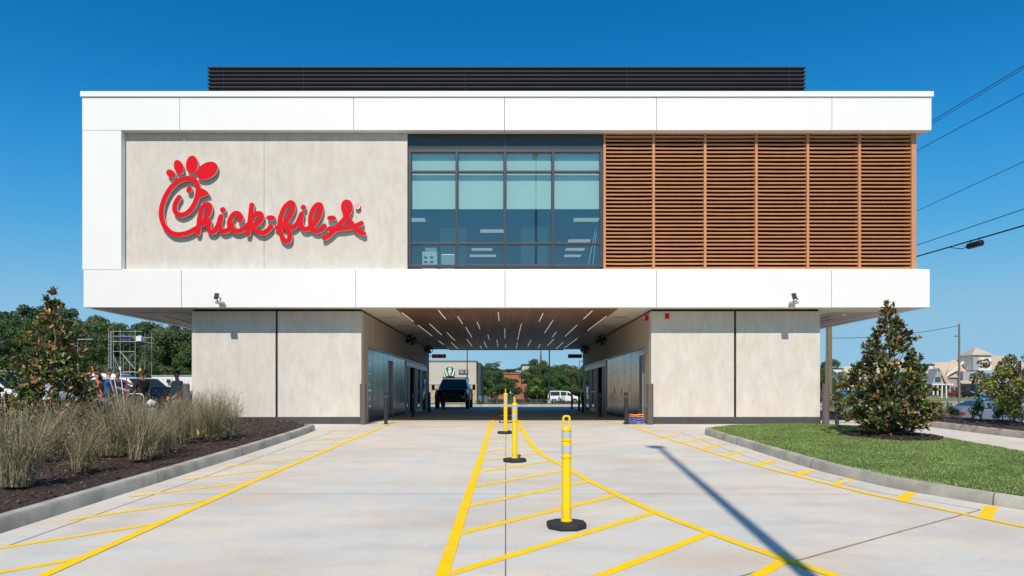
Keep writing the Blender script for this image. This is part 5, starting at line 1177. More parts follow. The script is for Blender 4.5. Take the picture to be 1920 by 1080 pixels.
# shops with tan metal roofs, far right
M['tanroof'] = mat('tan_metal_roof', (.52, .42, .31), .5, var=.06, vs=.4); M['siding'] = mat('grey_siding', (.33, .34, .36), .8, var=.05, vs=1); M['cream'] = mat('cream_trim', (.70, .68, .62), .7); M['shopglass'] = mat('shop_window', (.05, .07, .09), .1, spec=.8)
def shops(label, Y, ox, s, tower=True):
    """s: metres per photo pixel at the near building; origin pixel x 1745, base y 742"""
    k = Y/1280; bx = (1745-948)*k+ox; bz = CZ-5*k
    q = lambda x, y: (bx+(x-1745)*k*s, bz+(741-y)*k*s)
    t = thing('shop_building', label, 'building', (bx+8*k*s*4, Y, bz))
    def bxp(name, x0, x1, y0, y1, d0, d1, m):
        a, zb = q(x0, y1); b, za = q(x1, y0); mb = MB(); mb.box(a, b, Y+d0, Y+d1, zb, za); return mb.build(name, m, t)
    def slope(name, pts, d0, d1, m, th=.25):       # pts: pixel outline of a roof plane; depth from d0 (low) to d1 (high) by height
        W_ = [q(*p) for p in pts]; zs_ = [w[1] for w in W_]; lo, hi = min(zs_), max(zs_); mb = MB()
        fr = [(x, Y+d0+(d1-d0)*(z-lo)/(hi-lo), z) for x, z in W_]; n_ = len(fr)
        mb.add(fr+[(x, y+.05, z-th) for x, y, z in fr], [tuple(range(n_)), tuple(range(n_, 2*n_))]+[(i, (i+1) % n_, n_+(i+1) % n_, n_+i) for i in range(n_)]); return mb.build(name, m, t)
    bxp('wall', 1750, 1960, 706, 741, 3.4, 16, M['siding']); bxp('brick_wall', 1776, 1788, 706, 741, 1.5, 3.39, M['brick'])
    mb = MB(); g_ = [q(1745, 720), q(1768, 720), q(1757, 691)]; mb.prism(g_, Y-.5, Y+3, 'y'); mb.build('gable', M['siding'], t)
    bxp('gable_window', 1751, 1761, 707, 716, -.6, -.52, M['shopglass']); bxp('porch_beam', 1745, 1786, 719.5, 722, -.6, -.3, M['cream'])
    mb = MB(); a = [q(1756, 689), q(1770, 719), q(1787, 720), q(1778, 690)]
    mb.add([(a[0][0], Y-.8, a[0][1]), (a[1][0], Y-.8, a[1][1]), (a[2][0], Y+.5, a[2][1]), (a[3][0], Y+4, a[3][1])], [(0, 1, 2, 3)]); mb.add([(a[0][0], Y-.75, a[0][1]-.2), (a[1][0], Y-.75, a[1][1]-.2), (a[2][0], Y+.55, a[2][1]-.2), (a[3][0], Y+4, a[3][1]-.2)], [(0, 1, 2, 3)]); mb.build('porch_roof', M['tanroof'], t)
    slope('roof', [(1776, 705), (1784, 706), (1817, 677), (1780, 677)], 2.6, 7, M['tanroof'])
    mb = MB(); g_ = [q(1783, 706), q(1787, 706), q(1820, 679), q(1817, 676)]; mb.prism(g_, Y+2.2, Y+2.5, 'y'); mb.build('barge_board', M['cream'], t)
    slope('roof', [(1788, 706), (1835, 706), (1838, 672), (1824, 672)], 3.0, 8, M['tanroof'])
    slope('roof', [(1846, 692), (1960, 692), (1952, 663), (1850, 663)], 3.2, 10, M['tanroof'])
    slope('rear_roof', [(1768, 704), (1900, 704), (1900, 672), (1790, 681)], 9.0, 13, M['tanroof'])
    bxp('upper_wall', 1812, 1852, 696, 715, 1.2, 3.3, M['siding']); slope('canopy_roof', [(1797, 719), (1856, 719), (1853, 713), (1801, 713)], -1.2, 1.1, M['tanroof'], .12)
    for x in (1747, 1755, 1763, 1771, 1833, 1857): bxp('column', x, x+2.3, 722.2, 741, -.5, -.1, M['cream'])
    for x in (1749.5, 1757.5, 1800, 1808, 1816, 1824): bxp('shop_window', x, x+5, 725, 738, 3.2, 3.38, M['shopglass'])
    bxp('door', 1840, 1846, 723, 741, 3.2, 3.38, M['shopglass'])
    if tower:
        bxp('tower_wall', 1837, 1872, 665.5, 694, 2.4, 7.5, M['cream']); bxp('tower_side', 1836.5, 1848, 666, 693, 2.3, 2.39, M['siding'])
        mb = MB(); a, z = q(1833, 665); b, _ = q(1876, 665); c_, zc = q(1856, 648)
        mb.add([(a, Y+1.9, z), (b, Y+1.9, z), (b, Y+8, z), (a, Y+8, z), (c_, Y+5, zc)], [(0, 1, 4), (1, 2, 4), (2, 3, 4), (3, 0, 4), (0, 1, 2, 3)]); mb.build('tower_roof', M['tanroof'], t)
    bxp('dormer', 1757, 1778, 683, 690, 6, 9, M['cream']); bxp('dormer_roof', 1753, 1781, 680.5, 682.9, 5.8, 9.3, M['base'])
    mb = MB(); g_ = [q(1893, 690), q(1925, 690), q(1909, 667)]; mb.prism(g_, Y+2, Y+3, 'y'); mb.build('gable', M['cream'], t)
    return t
shops('tan-roofed shops with a square cream tower behind the far utility pole', 166, 0, 1.0)
shops('smaller tan-roofed shops seen between the wooden pole and the lawn magnolia', 250, (1566-1745)*250/1280, .86, tower=False)
shx = (1735-948)*240/1280; t = thing('warehouse', 'white flat-roofed building far behind the lawn magnolia', 'building', (shx, 240, 0)); mb = MB(); mb.box(shx-2.5, shx+4, 240, 250, 0, CZ+29*240/1280); mb.build('wall', M['signw'], t); mb = MB(); mb.box(shx-2.4, shx+3.9, 239.9, 239.99, .5, 3); mb.build('brick_front', M['brick'], t)
tag(sheet('grass_verge', [[(52, 133), (200, 133), (200, 158), (52, 158)]], .05, mat('verge_grass', (.13, .17, .05), .9, var=.25, vs=.5, col2=(.24, .22, .10), s2=.3)), kind='structure')
kerb('kerb', [Vector((x, 132)) for x in np.arange(52, 200, 6)], w=.8, side=1, joints=1e9)
tag(sheet('grass_verge', [[(-40, 70), (12, 70), (12, 100), (-40, 100)]], .03, mat('verge_grass2', (.14, .17, .05), .9, var=.25, vs=.5)), kind='structure')
tag(sheet('grass_verge', [[(-40, 112), (13, 112), (13, 200), (-40, 200)]], .03, MATS['verge_grass']), kind='structure')
t = thing('silt_fence', 'low black fabric fence across the grass beyond the lane', 'fence', (0, 116, G(0, 116)))
mb = MB(); mb.box(-13, 13, 116, 116.04, G(0, 116), G(0, 116)+.62); mb.build('fabric', M['dark'], t)
for k in range(9): mb = MB(); mb.box(-12+k*3, -11.94+k*3, 115.9, 115.96, G(0, 116), G(0, 116)+.8); mb.build('stake', M['pole_wood'], t)
Xb = (960-948)*110/1280; t = thing('utility_cabinet', 'dark green utility cabinet on the far grass', 'cabinet', (Xb, 112.5, G(0, 112)))
mb = MB(); mb.box(-.75, .75, -.5, .5, 0, 1.1); mb.build('housing', mat('cabinet_green', (.03, .09, .06), .5), t, local=True, bevel=.04); mb = MB(); mb.box(-.8, .8, -.6, .55, 1.101, 1.2); mb.build('lid', MATS['cabinet_green'], t, local=True, bevel=.03)
for i, (x, c) in enumerate(((900.5, (.12, .18, .24)), (911, (.10, .15, .20)))):
    X = (x-948)*80/1280; t = thing('waste_bin', '%s bin beside the coffee shop corner' % ('blue-grey' if i == 0 else 'dark blue, second'), 'bin', (X, 80, G(X, 80)))
    mb = MB(); mb.cyl((0, 0, 0), (0, 0, .95), .22, .28, 10); mb.build('body', mat('bin%d' % i, c, .5), t, local=True); mb = MB(); mb.lathe((0, 0, .951), [(.3, 0), (.3, .05), (.1, .1)], 10); mb.build('lid', M['base'], t, local=True)
# light poles
def light_pole(x, Y, h, r, label, arm=.6, name='light_pole', m=None):
    X = (x-948)*Y/1280; t = thing(name, label, 'light pole', (X, Y, G(X, Y)), 0, 'dark steel light poles beyond the restaurant'); m = m or M['dark']
    mb = MB(); mb.cyl((0, 0, .55), (0, 0, h), r, r*.75, 8); mb.build('pole', m, t, local=True); mb = MB(); mb.cyl((0, 0, 0), (0, 0, .549), r*2.4, r*2.4, 14); mb.build('footing', M['kerb'], t, local=True)
    mb = MB(); mb.box(-.02, arm, -.04, .04, h-.06, h+.02); mb.build('arm', m, t, local=True); mb = MB(); mb.box(arm+.001, arm+.6, -.18, .18, h-.08, h+.02); mb.build('lamp_head', m, t, local=True, bevel=.02)
light_pole(876, 62, 8, .05, 'dark light pole rising beside the pickup truck'); light_pole(1030, 66, 8, .075, 'dark light pole left of the white van'); light_pole(930, 104, 6.3, .07, 'thin dark light pole in front of the brick building', .3); light_pole(1086, 100, 6.2, .06, 'thin light pole near the right end of the lane view', .3)
light_pole(146, 72, 6.9, .07, 'thin grey light pole in front of the wood, left', 1.0, m=M['galv'])
# the tall light pole beside the camera: its shadow lies on the lane, its mirror image in the windows
t = thing('light_pole', 'tall parking lot light pole whose shadow falls on the lane', 'light pole', (1.80, -.35, G(1.8, -.35)))
mb = MB(); mb.cyl((0, 0, .7), (0, 0, 15.4), .085, .06, 12); mb.build('pole', M['galv'], t, local=True, smooth=True)
mb = MB(); mb.cyl((0, 0, -.1), (0, 0, .699), .26, n=20); mb.build('footing', M['kerb'], t, local=True)
mb = MB(); mb.box(-.22, .12, -.15, .15, 15.401, 15.7); mb.build('lamp_head', M['galv'], t, local=True, bevel=.03)
# utility poles and wires
def upole(X, Y, h, r, label):
    t = thing('utility_pole', label, 'utility pole', (X, Y, G(X, Y)), 0, 'wooden utility poles')
    mb = MB(); mb.cyl((0, 0, -.2), (0, 0, h), r, r*.7, 16); mb.build('pole', M['pole_wood'], t, local=True, smooth=True); return t
PX = (1554-948)*35/1280; t = upole(PX, 35, 12.9, .165, 'weathered wooden utility pole rising behind the right end of the restaurant')
mb = MB(); mb.tube([(-.17, -.05, 0), (-.16, -.05, 8)], .02, 6); mb.build('conduit', M['galv'], t, local=True)
mb = MB(); mb.box(-1.1, 1.1, -.22, -.12, 11.6, 11.72); mb.build('crossarm', M['pole_wood'], t, local=True)
X2 = (1798.5-948)*128/1280; t = upole(X2, 128, CZ+129*.1-G(X2, 128), .22, 'wooden utility pole in front of the far tan-roofed shops')
mb = MB(); mb.tube([(-.1, 0, 12.6), (-1.0, 0, 12.5), (-.4, 0, 12.9)], .05, 6); mb.build('bracket', M['dark'], t, local=True)
upole(17.2, -9, 12.9, .165, 'wooden utility pole outside the picture on the right')
def wire(name, a, b, r, label, sag=.4, group=None):
    a, b = Vector(a), Vector(b); pts = [a+(b-a)*u-Vector((0, 0, 4*sag*u*(1-u))) for u in np.linspace(0, 1, 15)]
    mb = MB(); mb.tube(pts, r, 6); o = mb.build(name, M['black'], origin=a); tag(o, label, 'cable', group); return pts
gw = 'overhead wires at the right'
def wz(x0, y0, x1_, y1_, xw0=16.75, xw1=17.05):
    """two photo points on a wire that runs along the road at X = 16.9: heights at both ends"""
    out = []
    for x, y in ((x0, y0), (x1_, y1_)):
        Y = 16.9*1280/(x-948); out.append((Y, CZ+(736-y)*Y/1280))
    (Ya, za), (Yb, zb2) = out; m_ = (zb2-za)/(Yb-Ya); f = lambda Y: za+m_*(Y-Ya); return f(35), f(-9)
for (x0, y0, x1_, y1_), r, l in (((1748, 226, 1920, 122), .012, 'uppermost of the overhead wires at the right'), ((1748, 231, 1920, 127), .010, 'thin wire just below the uppermost one'), ((1717, 283, 1920, 174), .012, 'third overhead wire from the top'), ((1717, 396, 1920, 302), .010, 'thin lone wire in the middle of the right sky'), ((1717, 460, 1920, 391), .013, 'wire just above the thick black cable'), ((1717, 481, 1920, 422), .026, 'thick black cable carrying a splice case')):
    za, zb2 = wz(x0, y0, x1_, y1_); ps = wire('overhead_wire' if r < .02 else 'overhead_cable', (16.9, 35, za), (16.9, -9, zb2), r, l, .02, gw if r < .02 else None)
    if r > .02:
        fz_ = lambda Y: za+(zb2-za)*(35-Y)/44
        Ysp = 16.9*1280/(1827-948); t = thing('splice_case', 'black splice case hanging from the thick cable', 'splice case', (16.9, Ysp, fz_(Ysp)-.16))
        dv = Vector((0, 1, (za-zb2)/44)).normalized(); cc = Vector((16.9, Ysp, fz_(Ysp)-.19))
        mb = MB(); mb.cyl(cc-dv*.42, cc-dv*.36, .05, .11, 14); mb.cyl(cc-dv*.36, cc+dv*.3, .11, .11, 14); mb.cyl(cc+dv*.3, cc+dv*.38, .11, .04, 14); mb.build('case', M['black'], t, smooth=True, angle=40)
        mb = MB(); 
        for e in (-.25, .2): mb.cyl(cc+dv*e, cc+dv*e+Vector((0, 0, .22)), .015, n=6)
        mb.build('hanger', M['dark'], t)
        mb = MB(); mb.tube([cc+dv*.36, cc+dv*.7-Vector((0, 0, .02)), cc+dv*1.0+Vector((0, 0, .06)), cc+dv*1.3+Vector((0, 0, .14))], .015, 6); mb.build('tail_cable', M['black'], t)
wire('service_wire', P(1796, 611, 128), P(1558, 634, 128), .05, 'thin drooping wire from the far utility pole toward the restaurant', .6)
# leaning stick and sign posts before the shops
t = thing('guy_wire_guard', 'pale leaning guard pole in front of the far shops', 'pole', P(1853, 744, 120)); mb = MB(); mb.cyl(P(1853, 744, 120), P(1842, 716, 120), .13, n=8); mb.build('tube', M['cream'], t)
for x in (1765.5, 1774.5):
    X = (x-948)*150/1280; t = thing('marker_post', 'short white post on the verge, %s of two' % ('left' if x < 1770 else 'right'), 'post', (X, 150, G(X, 150))); mb = MB(); mb.cyl((0, 0, 0), (0, 0, 1.0), .15, n=8); mb.build('post', M['cream'], t, local=True); mb = MB(); mb.cyl((0, 0, 1.001), (0, 0, 1.1), .16, n=8); mb.build('cap', M['signw'], t, local=True)

# ------------------------------------------------------------------ left side: container, scaffold, barrier, tools, people
Yk = 44; x0, x1 = (284-948)*Yk/1280, (372-948)*Yk/1280
t = thing('storage_container', 'long white storage container behind the parked cars', 'container', ((x0+x1)/2, Yk, 0)); zt_ = CZ+31*Yk/1280
mb = MB(); mb.box(x0, x1+3, Yk, Yk+2.4, .1, zt_)
for k in range(22): mb.box(x0+.1+k*.27, x0+.22+k*.27, Yk-.03, Yk-.001, .2, zt_-.15)
mb.build('walls', mat('container_white', (.72, .71, .68), .5), t); mb = MB(); mb.box(x0-.02, x1+3.02, Yk-.05, Yk+2.45, zt_+.001, zt_+.06); mb.build('roof_rim', M['galv'], t)
mb = MB(); mb.box((315-948)*Yk/1280, (320-948)*Yk/1280, Yk-.2, Yk-.031, CZ+.62, CZ+.85); mb.build('flood_lamp', M['dark'], t)
t = thing('scaffold_tower', 'silver scaffold tower carrying a small solar panel', 'scaffold', ((236-948)*46/1280, 46, 0))
Ys = 46; q = lambda x, y, Y=Ys: P(x, y, Y); d = 1.2
mb = MB()
xs_ = (207, 212.5, 225.5, 253.5)
for x in xs_: a = q(x, 618 if x != 207 else 620); mb.cyl((a.x, Ys, 0), (a.x, Ys, a.z), .019, n=6)
for x in (213, 225, 254, 267): a = q(x, 622); mb.cyl((a.x, Ys+d, 0 if x != 267 else 0), (a.x, Ys+d, a.z), .018, n=6)
mb.build('standards', M['galv'], t)
mb = MB()
for y, xa, xb in ((621.5, 211, 267), (630.5, 211, 267), (640.5, 211, 267), (659, 211, 254), (697, 211, 254)):
    a, b = q(xa, y), q(xb, y); mb.cyl(a, b, .018, n=6)
    if y > 630: mb.cyl(a+Vector((0, d, 0)), b+Vector((0, d, 0)), .016, n=6)
mb.build('ledgers', M['galv'], t)
mb = MB()
for a, b in (((226, 660), (253, 692)), ((253, 660), (226, 692)), ((212, 664), (220, 700)), ((268, 662), (258, 700)), ((226, 697), (212, 664))): mb.cyl(q(*a), q(*b), .013, n=6)
mb.build('braces', M['galv'], t)
mb = MB()
for k in range(18): z = .25+k*.26; a = q(204.5, 700); b = q(209, 700); mb.cyl((a.x, Ys-.03, z), (b.x, Ys-.03, z), .014, n=5)
a = q(204.3, 620); b = q(209.2, 620); mb.cyl((a.x, Ys-.03, 0), (a.x, Ys-.03, a.z), .02, n=6); mb.cyl((b.x, Ys-.03, 0), (b.x, Ys-.03, b.z), .02, n=6); mb.build('ladder', M['galv'], t)
a, b = q(211, 641), q(266, 641); mb = MB(); mb.box(a.x, b.x, Ys+.05, Ys+d-.05, a.z-.06, a.z-.02); mb.build('deck', M['pole_wood'], t)
t2 = thing('solar_panel', 'small blue solar panel on the scaffold deck', 'solar panel', q(234, 640)); a, b, c_, d_ = q(224, 637), q(242, 637), q(246, 631), q(227, 631)
mb = MB(); w_ = [a, b, c_+Vector((0, .35, 0)), d_+Vector((0, .35, 0))]; mb.add([v+Vector((0, -.1, 0)) for v in w_]+[v+Vector((0, -.06, -.03)) for v in w_], [(0, 1, 2, 3), (4, 5, 6, 7), (0, 1, 5, 4), (1, 2, 6, 5), (2, 3, 7, 6), (3, 0, 4, 7)]); mb.build('frame', M['alu'], t2)
mb = MB()
for k in range(5):
    u0, u1 = .04+k*.19, .20+k*.19; lo = w_[0].lerp(w_[1], u0), w_[0].lerp(w_[1], u1); hi = w_[3].lerp(w_[2], u0), w_[3].lerp(w_[2], u1); qd = [lo[0].lerp(hi[0], .07), lo[1].lerp(hi[1], .07), lo[1].lerp(hi[1], .93), lo[0].lerp(hi[0], .93)]; mb.add([v+Vector((0, -.108, .006)) for v in qd], [(0, 1, 2, 3)])
mb.build('cells', mat('solar_cell', (.01, .03, .16), .2), t2)
t2 = thing('battery_box', 'white equipment box on the right end of the scaffold deck', 'box', q(260, 640)); a, b = q(256, 640), q(266, 631); mb = MB(); mb.box(a.x, b.x, Ys-.1, Ys+.3, a.z, b.z); mb.build('case', M['whitep'], t2, bevel=.02); mb = MB(); mb.box(a.x+.12, b.x-.12, Ys, Ys+.2, b.z+.001, b.z+.12); mb.build('lid_unit', M['alu'], t2)
# hoop barrier
t = thing('hoop_barrier', 'grey tubular hoop stand behind the grasses', 'barrier', P(254, 790, 20.7)); Yh = 20.7
def arch(x0, x1, yt, yb, Y): 
    A1, A2 = P(x0, yb, Y), P(x1, yb, Y); zt2 = P(x0, yt, Y).z; r = .12
    pts = [Vector((A1.x, Y, 0)), Vector((A1.x, Y, zt2-r))]+[Vector((A1.x+r-r*math.cos(a), Y, zt2-r+r*math.sin(a))) for a in np.linspace(.2, 1.57, 5)]+[Vector((A2.x-r+r*math.sin(a), Y, zt2-r+r*math.cos(a))) for a in np.linspace(0, 1.4, 5)]+[Vector((A2.x, Y, zt2-r)), Vector((A2.x, Y, 0))]; return pts
mb = MB(); mb.tube(arch(238, 269.5, 738.5, 780, Yh), .022, 8); mb.build('tube', M['galv'], t); mb = MB()
for y in (769, 778): mb.cyl(P(239, y, Yh), P(268, y, Yh), .016, n=6)
for x in (247, 256): mb.cyl(P(x, 769, Yh), P(x, 785, Yh), .014, n=6)
mb.build('rails', M['galv'], t)
t = thing('laundry_cart', 'blue-grey open canvas cart standing in front of the man in blue', 'cart', P(200, 775, 20.55)); Yl = 20.55
a, b = P(185, 743, Yl), P(216, 743, Yl); mb = MB(); vs = [(a.x, Yl, a.z), (b.x, Yl, a.z), (b.x, Yl+.5, a.z), (a.x, Yl+.5, a.z), (a.x+.06, Yl+.05, .0), (b.x-.06, Yl+.05, .0), (b.x-.06, Yl+.45, .0), (a.x+.06, Yl+.45, .0)]
mb.add(vs, [(0, 1, 5, 4), (1, 2, 6, 5), (2, 3, 7, 6), (3, 0, 4, 7), (4, 5, 6, 7)]); mb.build('bag', mat('cart_canvas', (.20, .24, .33), .8, var=.2, vs=6), t)
mb = MB(); rim_ = [Vector(v) for v in vs[:4]]+[Vector(vs[0])]; mb.tube(rim_, .015, 6); mb.build('rim', M['whitep'], t)
for v in vs[4:]: mb = MB(); mb.cyl((v[0]-.02, v[1], -.1), (v[0]+.02, v[1], -.1), .05, n=10); mb.build('wheel', M['tyre'], t)
t = thing('plastic_bag', 'crumpled white plastic bag beside the hoop stand', 'bag', P(283, 760, 21)); 
bm = bmesh.new(); bmesh.ops.create_icosphere(bm, subdivisions=3, radius=.15)
for v in bm.verts: n_ = mnoise.noise(v.co*14)*.05+mnoise.noise(v.co*30)*.02; v.co = v.co*(1+n_*4); v.co.z *= .85
me = bpy.data.meshes.new('sack'); bm.to_mesh(me); bm.free(); me.materials.append(M['whitep']); o = bpy.data.objects.new('sack', me); COL.objects.link(o); o.parent = t; o.location = (0, 0, 0)
t.location.z = P(283, 757, 21).z
t2 = thing('plastic_crate', 'grey crate under the white plastic bag', 'crate', (t.location.x, 21, -.15)); mb = MB(); mb.box(-.2, .2, -.15, .15, 0, max(.2, t.location.z+.02)); mb.build('body', M['galv'], t2, local=True, bevel=.02); mb = MB(); mb.box(-.21, .21, -.16, .16, max(.2, t.location.z+.02)+.001, max(.2, t.location.z+.02)+.02); mb.build('rim', M['dark'], t2, local=True)
# poles of tools
def tool(a, b, Y0, Y1, r, m, label, head=None, name='tool_pole'):
    A1, B1 = P(*a, Y0), P(*b, Y1); B1 = A1+(B1-A1)*((A1.z+.12)/(A1.z-B1.z)); t = thing(name, label, 'tool', B1); mb = MB(); mb.cyl(A1, B1, r, n=8); mb.build('handle', m, t)
    if head: mb = MB(); d = (A1-B1).normalized(); mb.cyl(A1, A1+d*.1, r*2, r*1.6, 8); mb.build('grip', head, t)
    return t
org = mat('orange_pole', (.75, .13, .02), .4); redp = mat('red_pole', (.5, .03, .02), .4); lb = mat('pale_blue_pole', (.55, .65, .75), .4); tan = mat('wood_handle', (.42, .34, .25), .6)
tool((172, 687), (193, 745), 21.0, 20.7, .018, org, 'orange pole held by the man in sunglasses')
tool((204.5, 705), (215, 742), 20.8, 20.7, .014, tan, 'wooden broom handle in front of the man in blue'); tool((213.5, 705), (220, 742), 20.75, 20.65, .014, M['galv'], 'grey metal handle next to the wooden broom handle')
tool((225.5, 694), (231, 742), 20.75, 20.65, .014, lb, 'pale blue pole standing between the men', M['whitep']); tool((237, 698), (238, 742), 20.8, 20.7, .013, redp, 'thin red pole standing between the men')
tool((262, 696), (250, 740), 20.75, 20.6, .015, M['black'], 'black pole with a yellow tip in front of the man in black', mat('yellow_grip', (.8, .6, .02), .5))

def skin_obj(name, nodes, edges, m, parent, sub=2):
    me = bpy.data.meshes.new(name); me.from_pydata([n[0] for n in nodes], edges, []); o = bpy.data.objects.new(name, me); COL.objects.link(o); o.parent = parent
    md = o.modifiers.new('Skin', 'SKIN'); md.use_smooth_shade = True
    for i, n in enumerate(nodes):
        sv = me.skin_vertices[0].data[i]; r = n[1]; sv.radius = r if isinstance(r, tuple) else (r, r); sv.use_root = (i == 0)
    o.modifiers.new('Sub', 'SUBSURF').levels = 1; o.modifiers['Sub'].render_levels = sub
    me.materials.append(m); return o
def person(label, loc, rz, shirt, trousers, skin, hair, arms, long_sleeve=False, cap=None, glasses=False, s=1.0):
    t = thing('person', label, 'person', loc, rz); t.scale = (s, s, s)
    V_ = Vector; N = []; E = []
    def nd(p, r, par=None):
        N.append((tuple(p), r)); i = len(N)-1
        if par is not None: E.append((par, i))
        return i
    pel = nd((0, 0, .95), (.11, .08)); sp1 = nd((0, .0, 1.12), (.125, .095), pel); ch = nd((0, 0, 1.34), (.145, .10), sp1); nk0 = nd((0, .01, 1.47), .06, ch); nk = nd((0, 0, 1.53), .052, nk0)
    j = nd((0, -.015, 1.60), (.068, .078), nk); h1 = nd((0, -.01, 1.68), (.078, .092), j); nd((0, 0, 1.75), (.06, .07), h1)
    sk = []
    for sgn, (el, wr_) in zip((1, -1), arms):
        sh = nd((sgn*.175, 0, 1.42), .055, ch); e = nd(el, .042, sh); w = nd(wr_, .028, e); d = (V_(wr_)-V_(el)).normalized(); pm = V_(wr_)+d*.06; side = d.cross(V_((0, 0, 1))).normalized() if abs(d.z) < .95 else V_((0, 1, 0)); pi = nd(pm, (.036, .018), w)
        up = side.cross(d)
        for k, (o_, l_) in enumerate(((-.03, .07), (-.01, .085), (.01, .08), (.03, .06))):
            b0 = nd(pm+side*o_+d*.03, .0105, pi); b1 = nd(pm+side*o_*1.1+d*(.03+l_*.55)-up*.012, .009, b0); nd(pm+side*o_*1.1+d*(.03+l_*.9)-up*.032, .0075, b1)
        tb = nd(pm-side*.045-d*.01, .011, pi); nd(pm-side*.062+d*.035-up*.01, .009, tb)
        sk.append((sh, e, w))
    for sgn in (1, -1):
        hp = nd((sgn*.09, 0, .88), .09, pel); kn = nd((sgn*.11, -.02, .49), .06, hp); an = nd((sgn*.12, .03, .09), .038, kn); nd((sgn*.13, -.08, .035), (.038, .03), an)
    skin_obj('body', N, E, skin, t)
    # shirt
    N2 = [((0, 0, .80), (.165, .125)), ((0, 0, 1.14), (.165, .125)), ((0, 0, 1.34), (.172, .122)), ((0, .01, 1.455), (.085, .075))]; E2 = [(0, 1), (1, 2), (2, 3)]
    for sgn, (el, wr_) in zip((1, -1), arms):
        b = len(N2); N2.append(((sgn*.185, 0, 1.415), .072)); E2.append((2, b)); e_ = V_((sgn*.185, 0, 1.415)).lerp(V_(el), 1.0 if long_sleeve else .75); N2.append((tuple(e_), .06)); E2.append((b, b+1))
        if long_sleeve: N2.append((tuple(V_(el).lerp(V_(wr_), .95)), .042)); E2.append((b+1, b+2))
    skin_obj('shirt', N2, E2, shirt, t)
    N3 = [((0, 0, 1.10), (.14, .105))]; E3 = []
    for sgn in (1, -1):
        b = len(N3); N3 += [((sgn*.095, 0, .86), .108), ((sgn*.11, -.015, .49), .078), ((sgn*.12, .03, .11), .062)]; E3 += [(0, b), (b, b+1), (b+1, b+2)]
    skin_obj('trousers', N3, E3, trousers, t)
    for sgn in (1, -1):
        mb = MB(); mb.lathe((sgn*.125, -.05, .0), [(.05, .0), (.055, .03), (.045, .08), (.02, .1)], 12); o = mb.build('shoe', M['black'], t, local=True, smooth=True); 
        for v in o.data.vertices: v.co.y = -.05+(v.co.y+.05)*2.3
    # hair or cap, ears, nose, eyes
    mb = MB(); prof = [(.001, .11), (.05, .10), (.078, .07), (.09, .03), (.088, -.0)]
    n_ = 16; vs = []
    for r, z in prof:
        for k in range(n_): a = 2*math.pi*k/n_; vs.append((math.cos(a)*r*.92, .012+math.sin(a)*r*1.08, 1.70+z-(.055 if math.sin(a) > .2 and z < .04 else 0)))
    mb.add(vs, [(i*n_+k, i*n_+(k+1) % n_, (i+1)*n_+(k+1) % n_, (i+1)*n_+k) for i in range(4) for k in range(n_)]); hr = mb.build('cap' if cap else 'hair', cap or hair, t, local=True, smooth=True, angle=80)
    if cap: mb = MB(); mb.prism([(-.07, -.07), (.07, -.07), (.055, -.16), (0, -.18), (-.055, -.16)], 1.70, 1.712, 'z'); mb.build('visor', cap, t, local=True)
    mb = MB(); mb.cyl((0, -.095, 1.655), (0, -.12, 1.64), .012, .012, 8); mb.build('nose', skin, t, local=True)
    for sgn in (1, -1):
        mb = MB(); mb.lathe((sgn*.03, -.094, 1.672), [(.004, -.006), (.011, 0), (.004, .006)], 10, axis='y'); mb.build('eye', M['black'], t, local=True)
        mb = MB(); mb.lathe((sgn*.078, .005, 1.655), [(.012, -.012), (.026, 0), (.012, .012)], 10, axis='x'); mb.build('ear', skin, t, local=True)
    mb = MB(); mb.box(-.025, .025, -.099, -.09, 1.612, 1.62); mb.build('mouth', mat('lips', (.35, .12, .1), .6), t, local=True)
    if glasses: mb = MB(); mb.box(-.065, .065, -.112, -.098, 1.658, 1.688); mb.build('sunglasses', M['black'], t, local=True, bevel=.008)
    return t
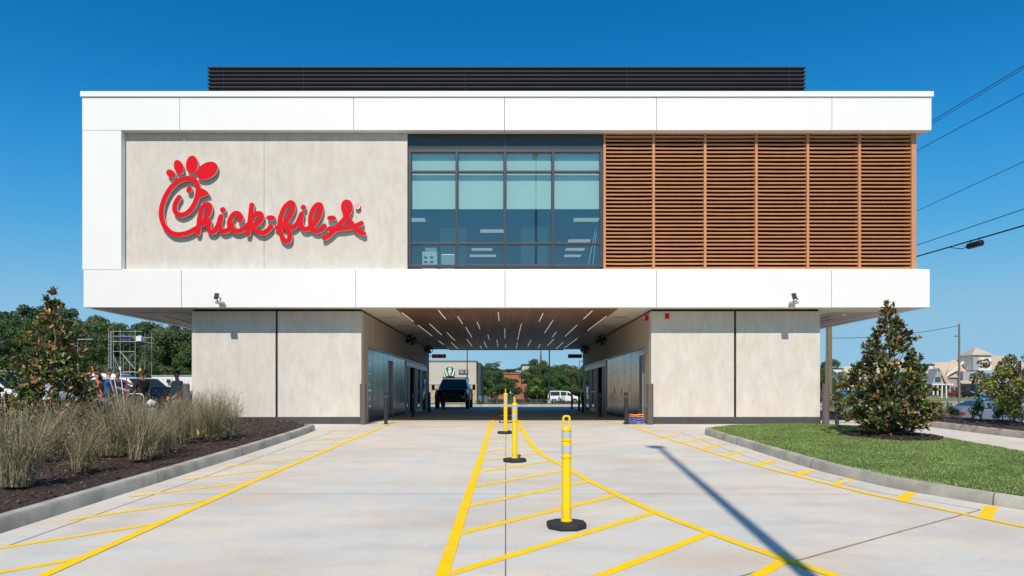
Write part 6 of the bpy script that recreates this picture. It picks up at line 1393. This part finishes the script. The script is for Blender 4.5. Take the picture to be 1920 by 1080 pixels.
lskin = mat('light_skin', (.55, .31, .22), .55); dskin = mat('brown_skin', (.22, .115, .07), .55); hairb = mat('dark_hair', (.02, .015, .012), .7); hairbr = mat('brown_hair', (.08, .045, .03), .7)
shb = mat('blue_tshirt', (.035, .09, .26), .85); shg = mat('charcoal_tshirt', (.05, .055, .055), .85); shp = mat('grey_polo', (.27, .265, .25), .85); shk = mat('black_shirt', (.012, .012, .014), .8); jn = mat('jeans', (.07, .10, .17), .85); kh = mat('khaki', (.36, .29, .20), .85); shn = mat('navy_shirt', (.02, .03, .08), .85)
def at_px(x, Y): X = (x-948)*Y/1280; return (X, Y, G(X, Y)-.148)
# facing -Y is toward the camera; rz 90 turns the figure to face right
fwd = ((.2, -.10, 1.15), (.12, -.38, 1.08)); hang = lambda s: ((s*.24, .02, 1.13), (s*.25, -.06, .88))
person('man in a blue t-shirt with his back turned, reaching right among the broom handles', at_px(203, 21.1), R(125), shb, jn, lskin, hairbr, (((.20, -.22, 1.22), (.10, -.46, 1.14)), ((-.22, -.2, 1.2), (-.1, -.44, 1.1))), s=1.02)
person('man in a charcoal t-shirt and sunglasses holding an orange pole', at_px(184, 21.5), R(70), shg, jn, lskin, hairbr, (((.22, -.10, 1.14), (.1, -.3, 1.12)), ((-.24, -.02, 1.13), (-.12, -.26, 1.0))), glasses=True, s=.97)
person('man in black long sleeves facing left beside the hoop stand', at_px(267, 21.1), R(-110), shk, mat('dark_trousers', (.03, .03, .035), .85), dskin, hairb, (((.22, -.14, 1.16), (.1, -.4, 1.08)), ((-.22, -.16, 1.16), (-.12, -.42, 1.1))), long_sleeve=True, s=1.0)
person('man in navy behind the man in blue, stretching an arm to the right', at_px(220, 22.7), R(60), shn, jn, dskin, hairb, (((.26, -.26, 1.34), (.25, -.52, 1.30)), ((-.24, 0, 1.13), (-.24, -.12, .9))), s=1.03)
person('man in a grey polo and khaki trousers standing alone by the building corner', at_px(332, 22.3), R(-25), shp, kh, lskin, hairb, (((.24, .0, 1.13), (.16, -.2, .98)), ((-.24, 0, 1.13), (-.14, -.2, .96))), cap=M['black'], s=1.0)
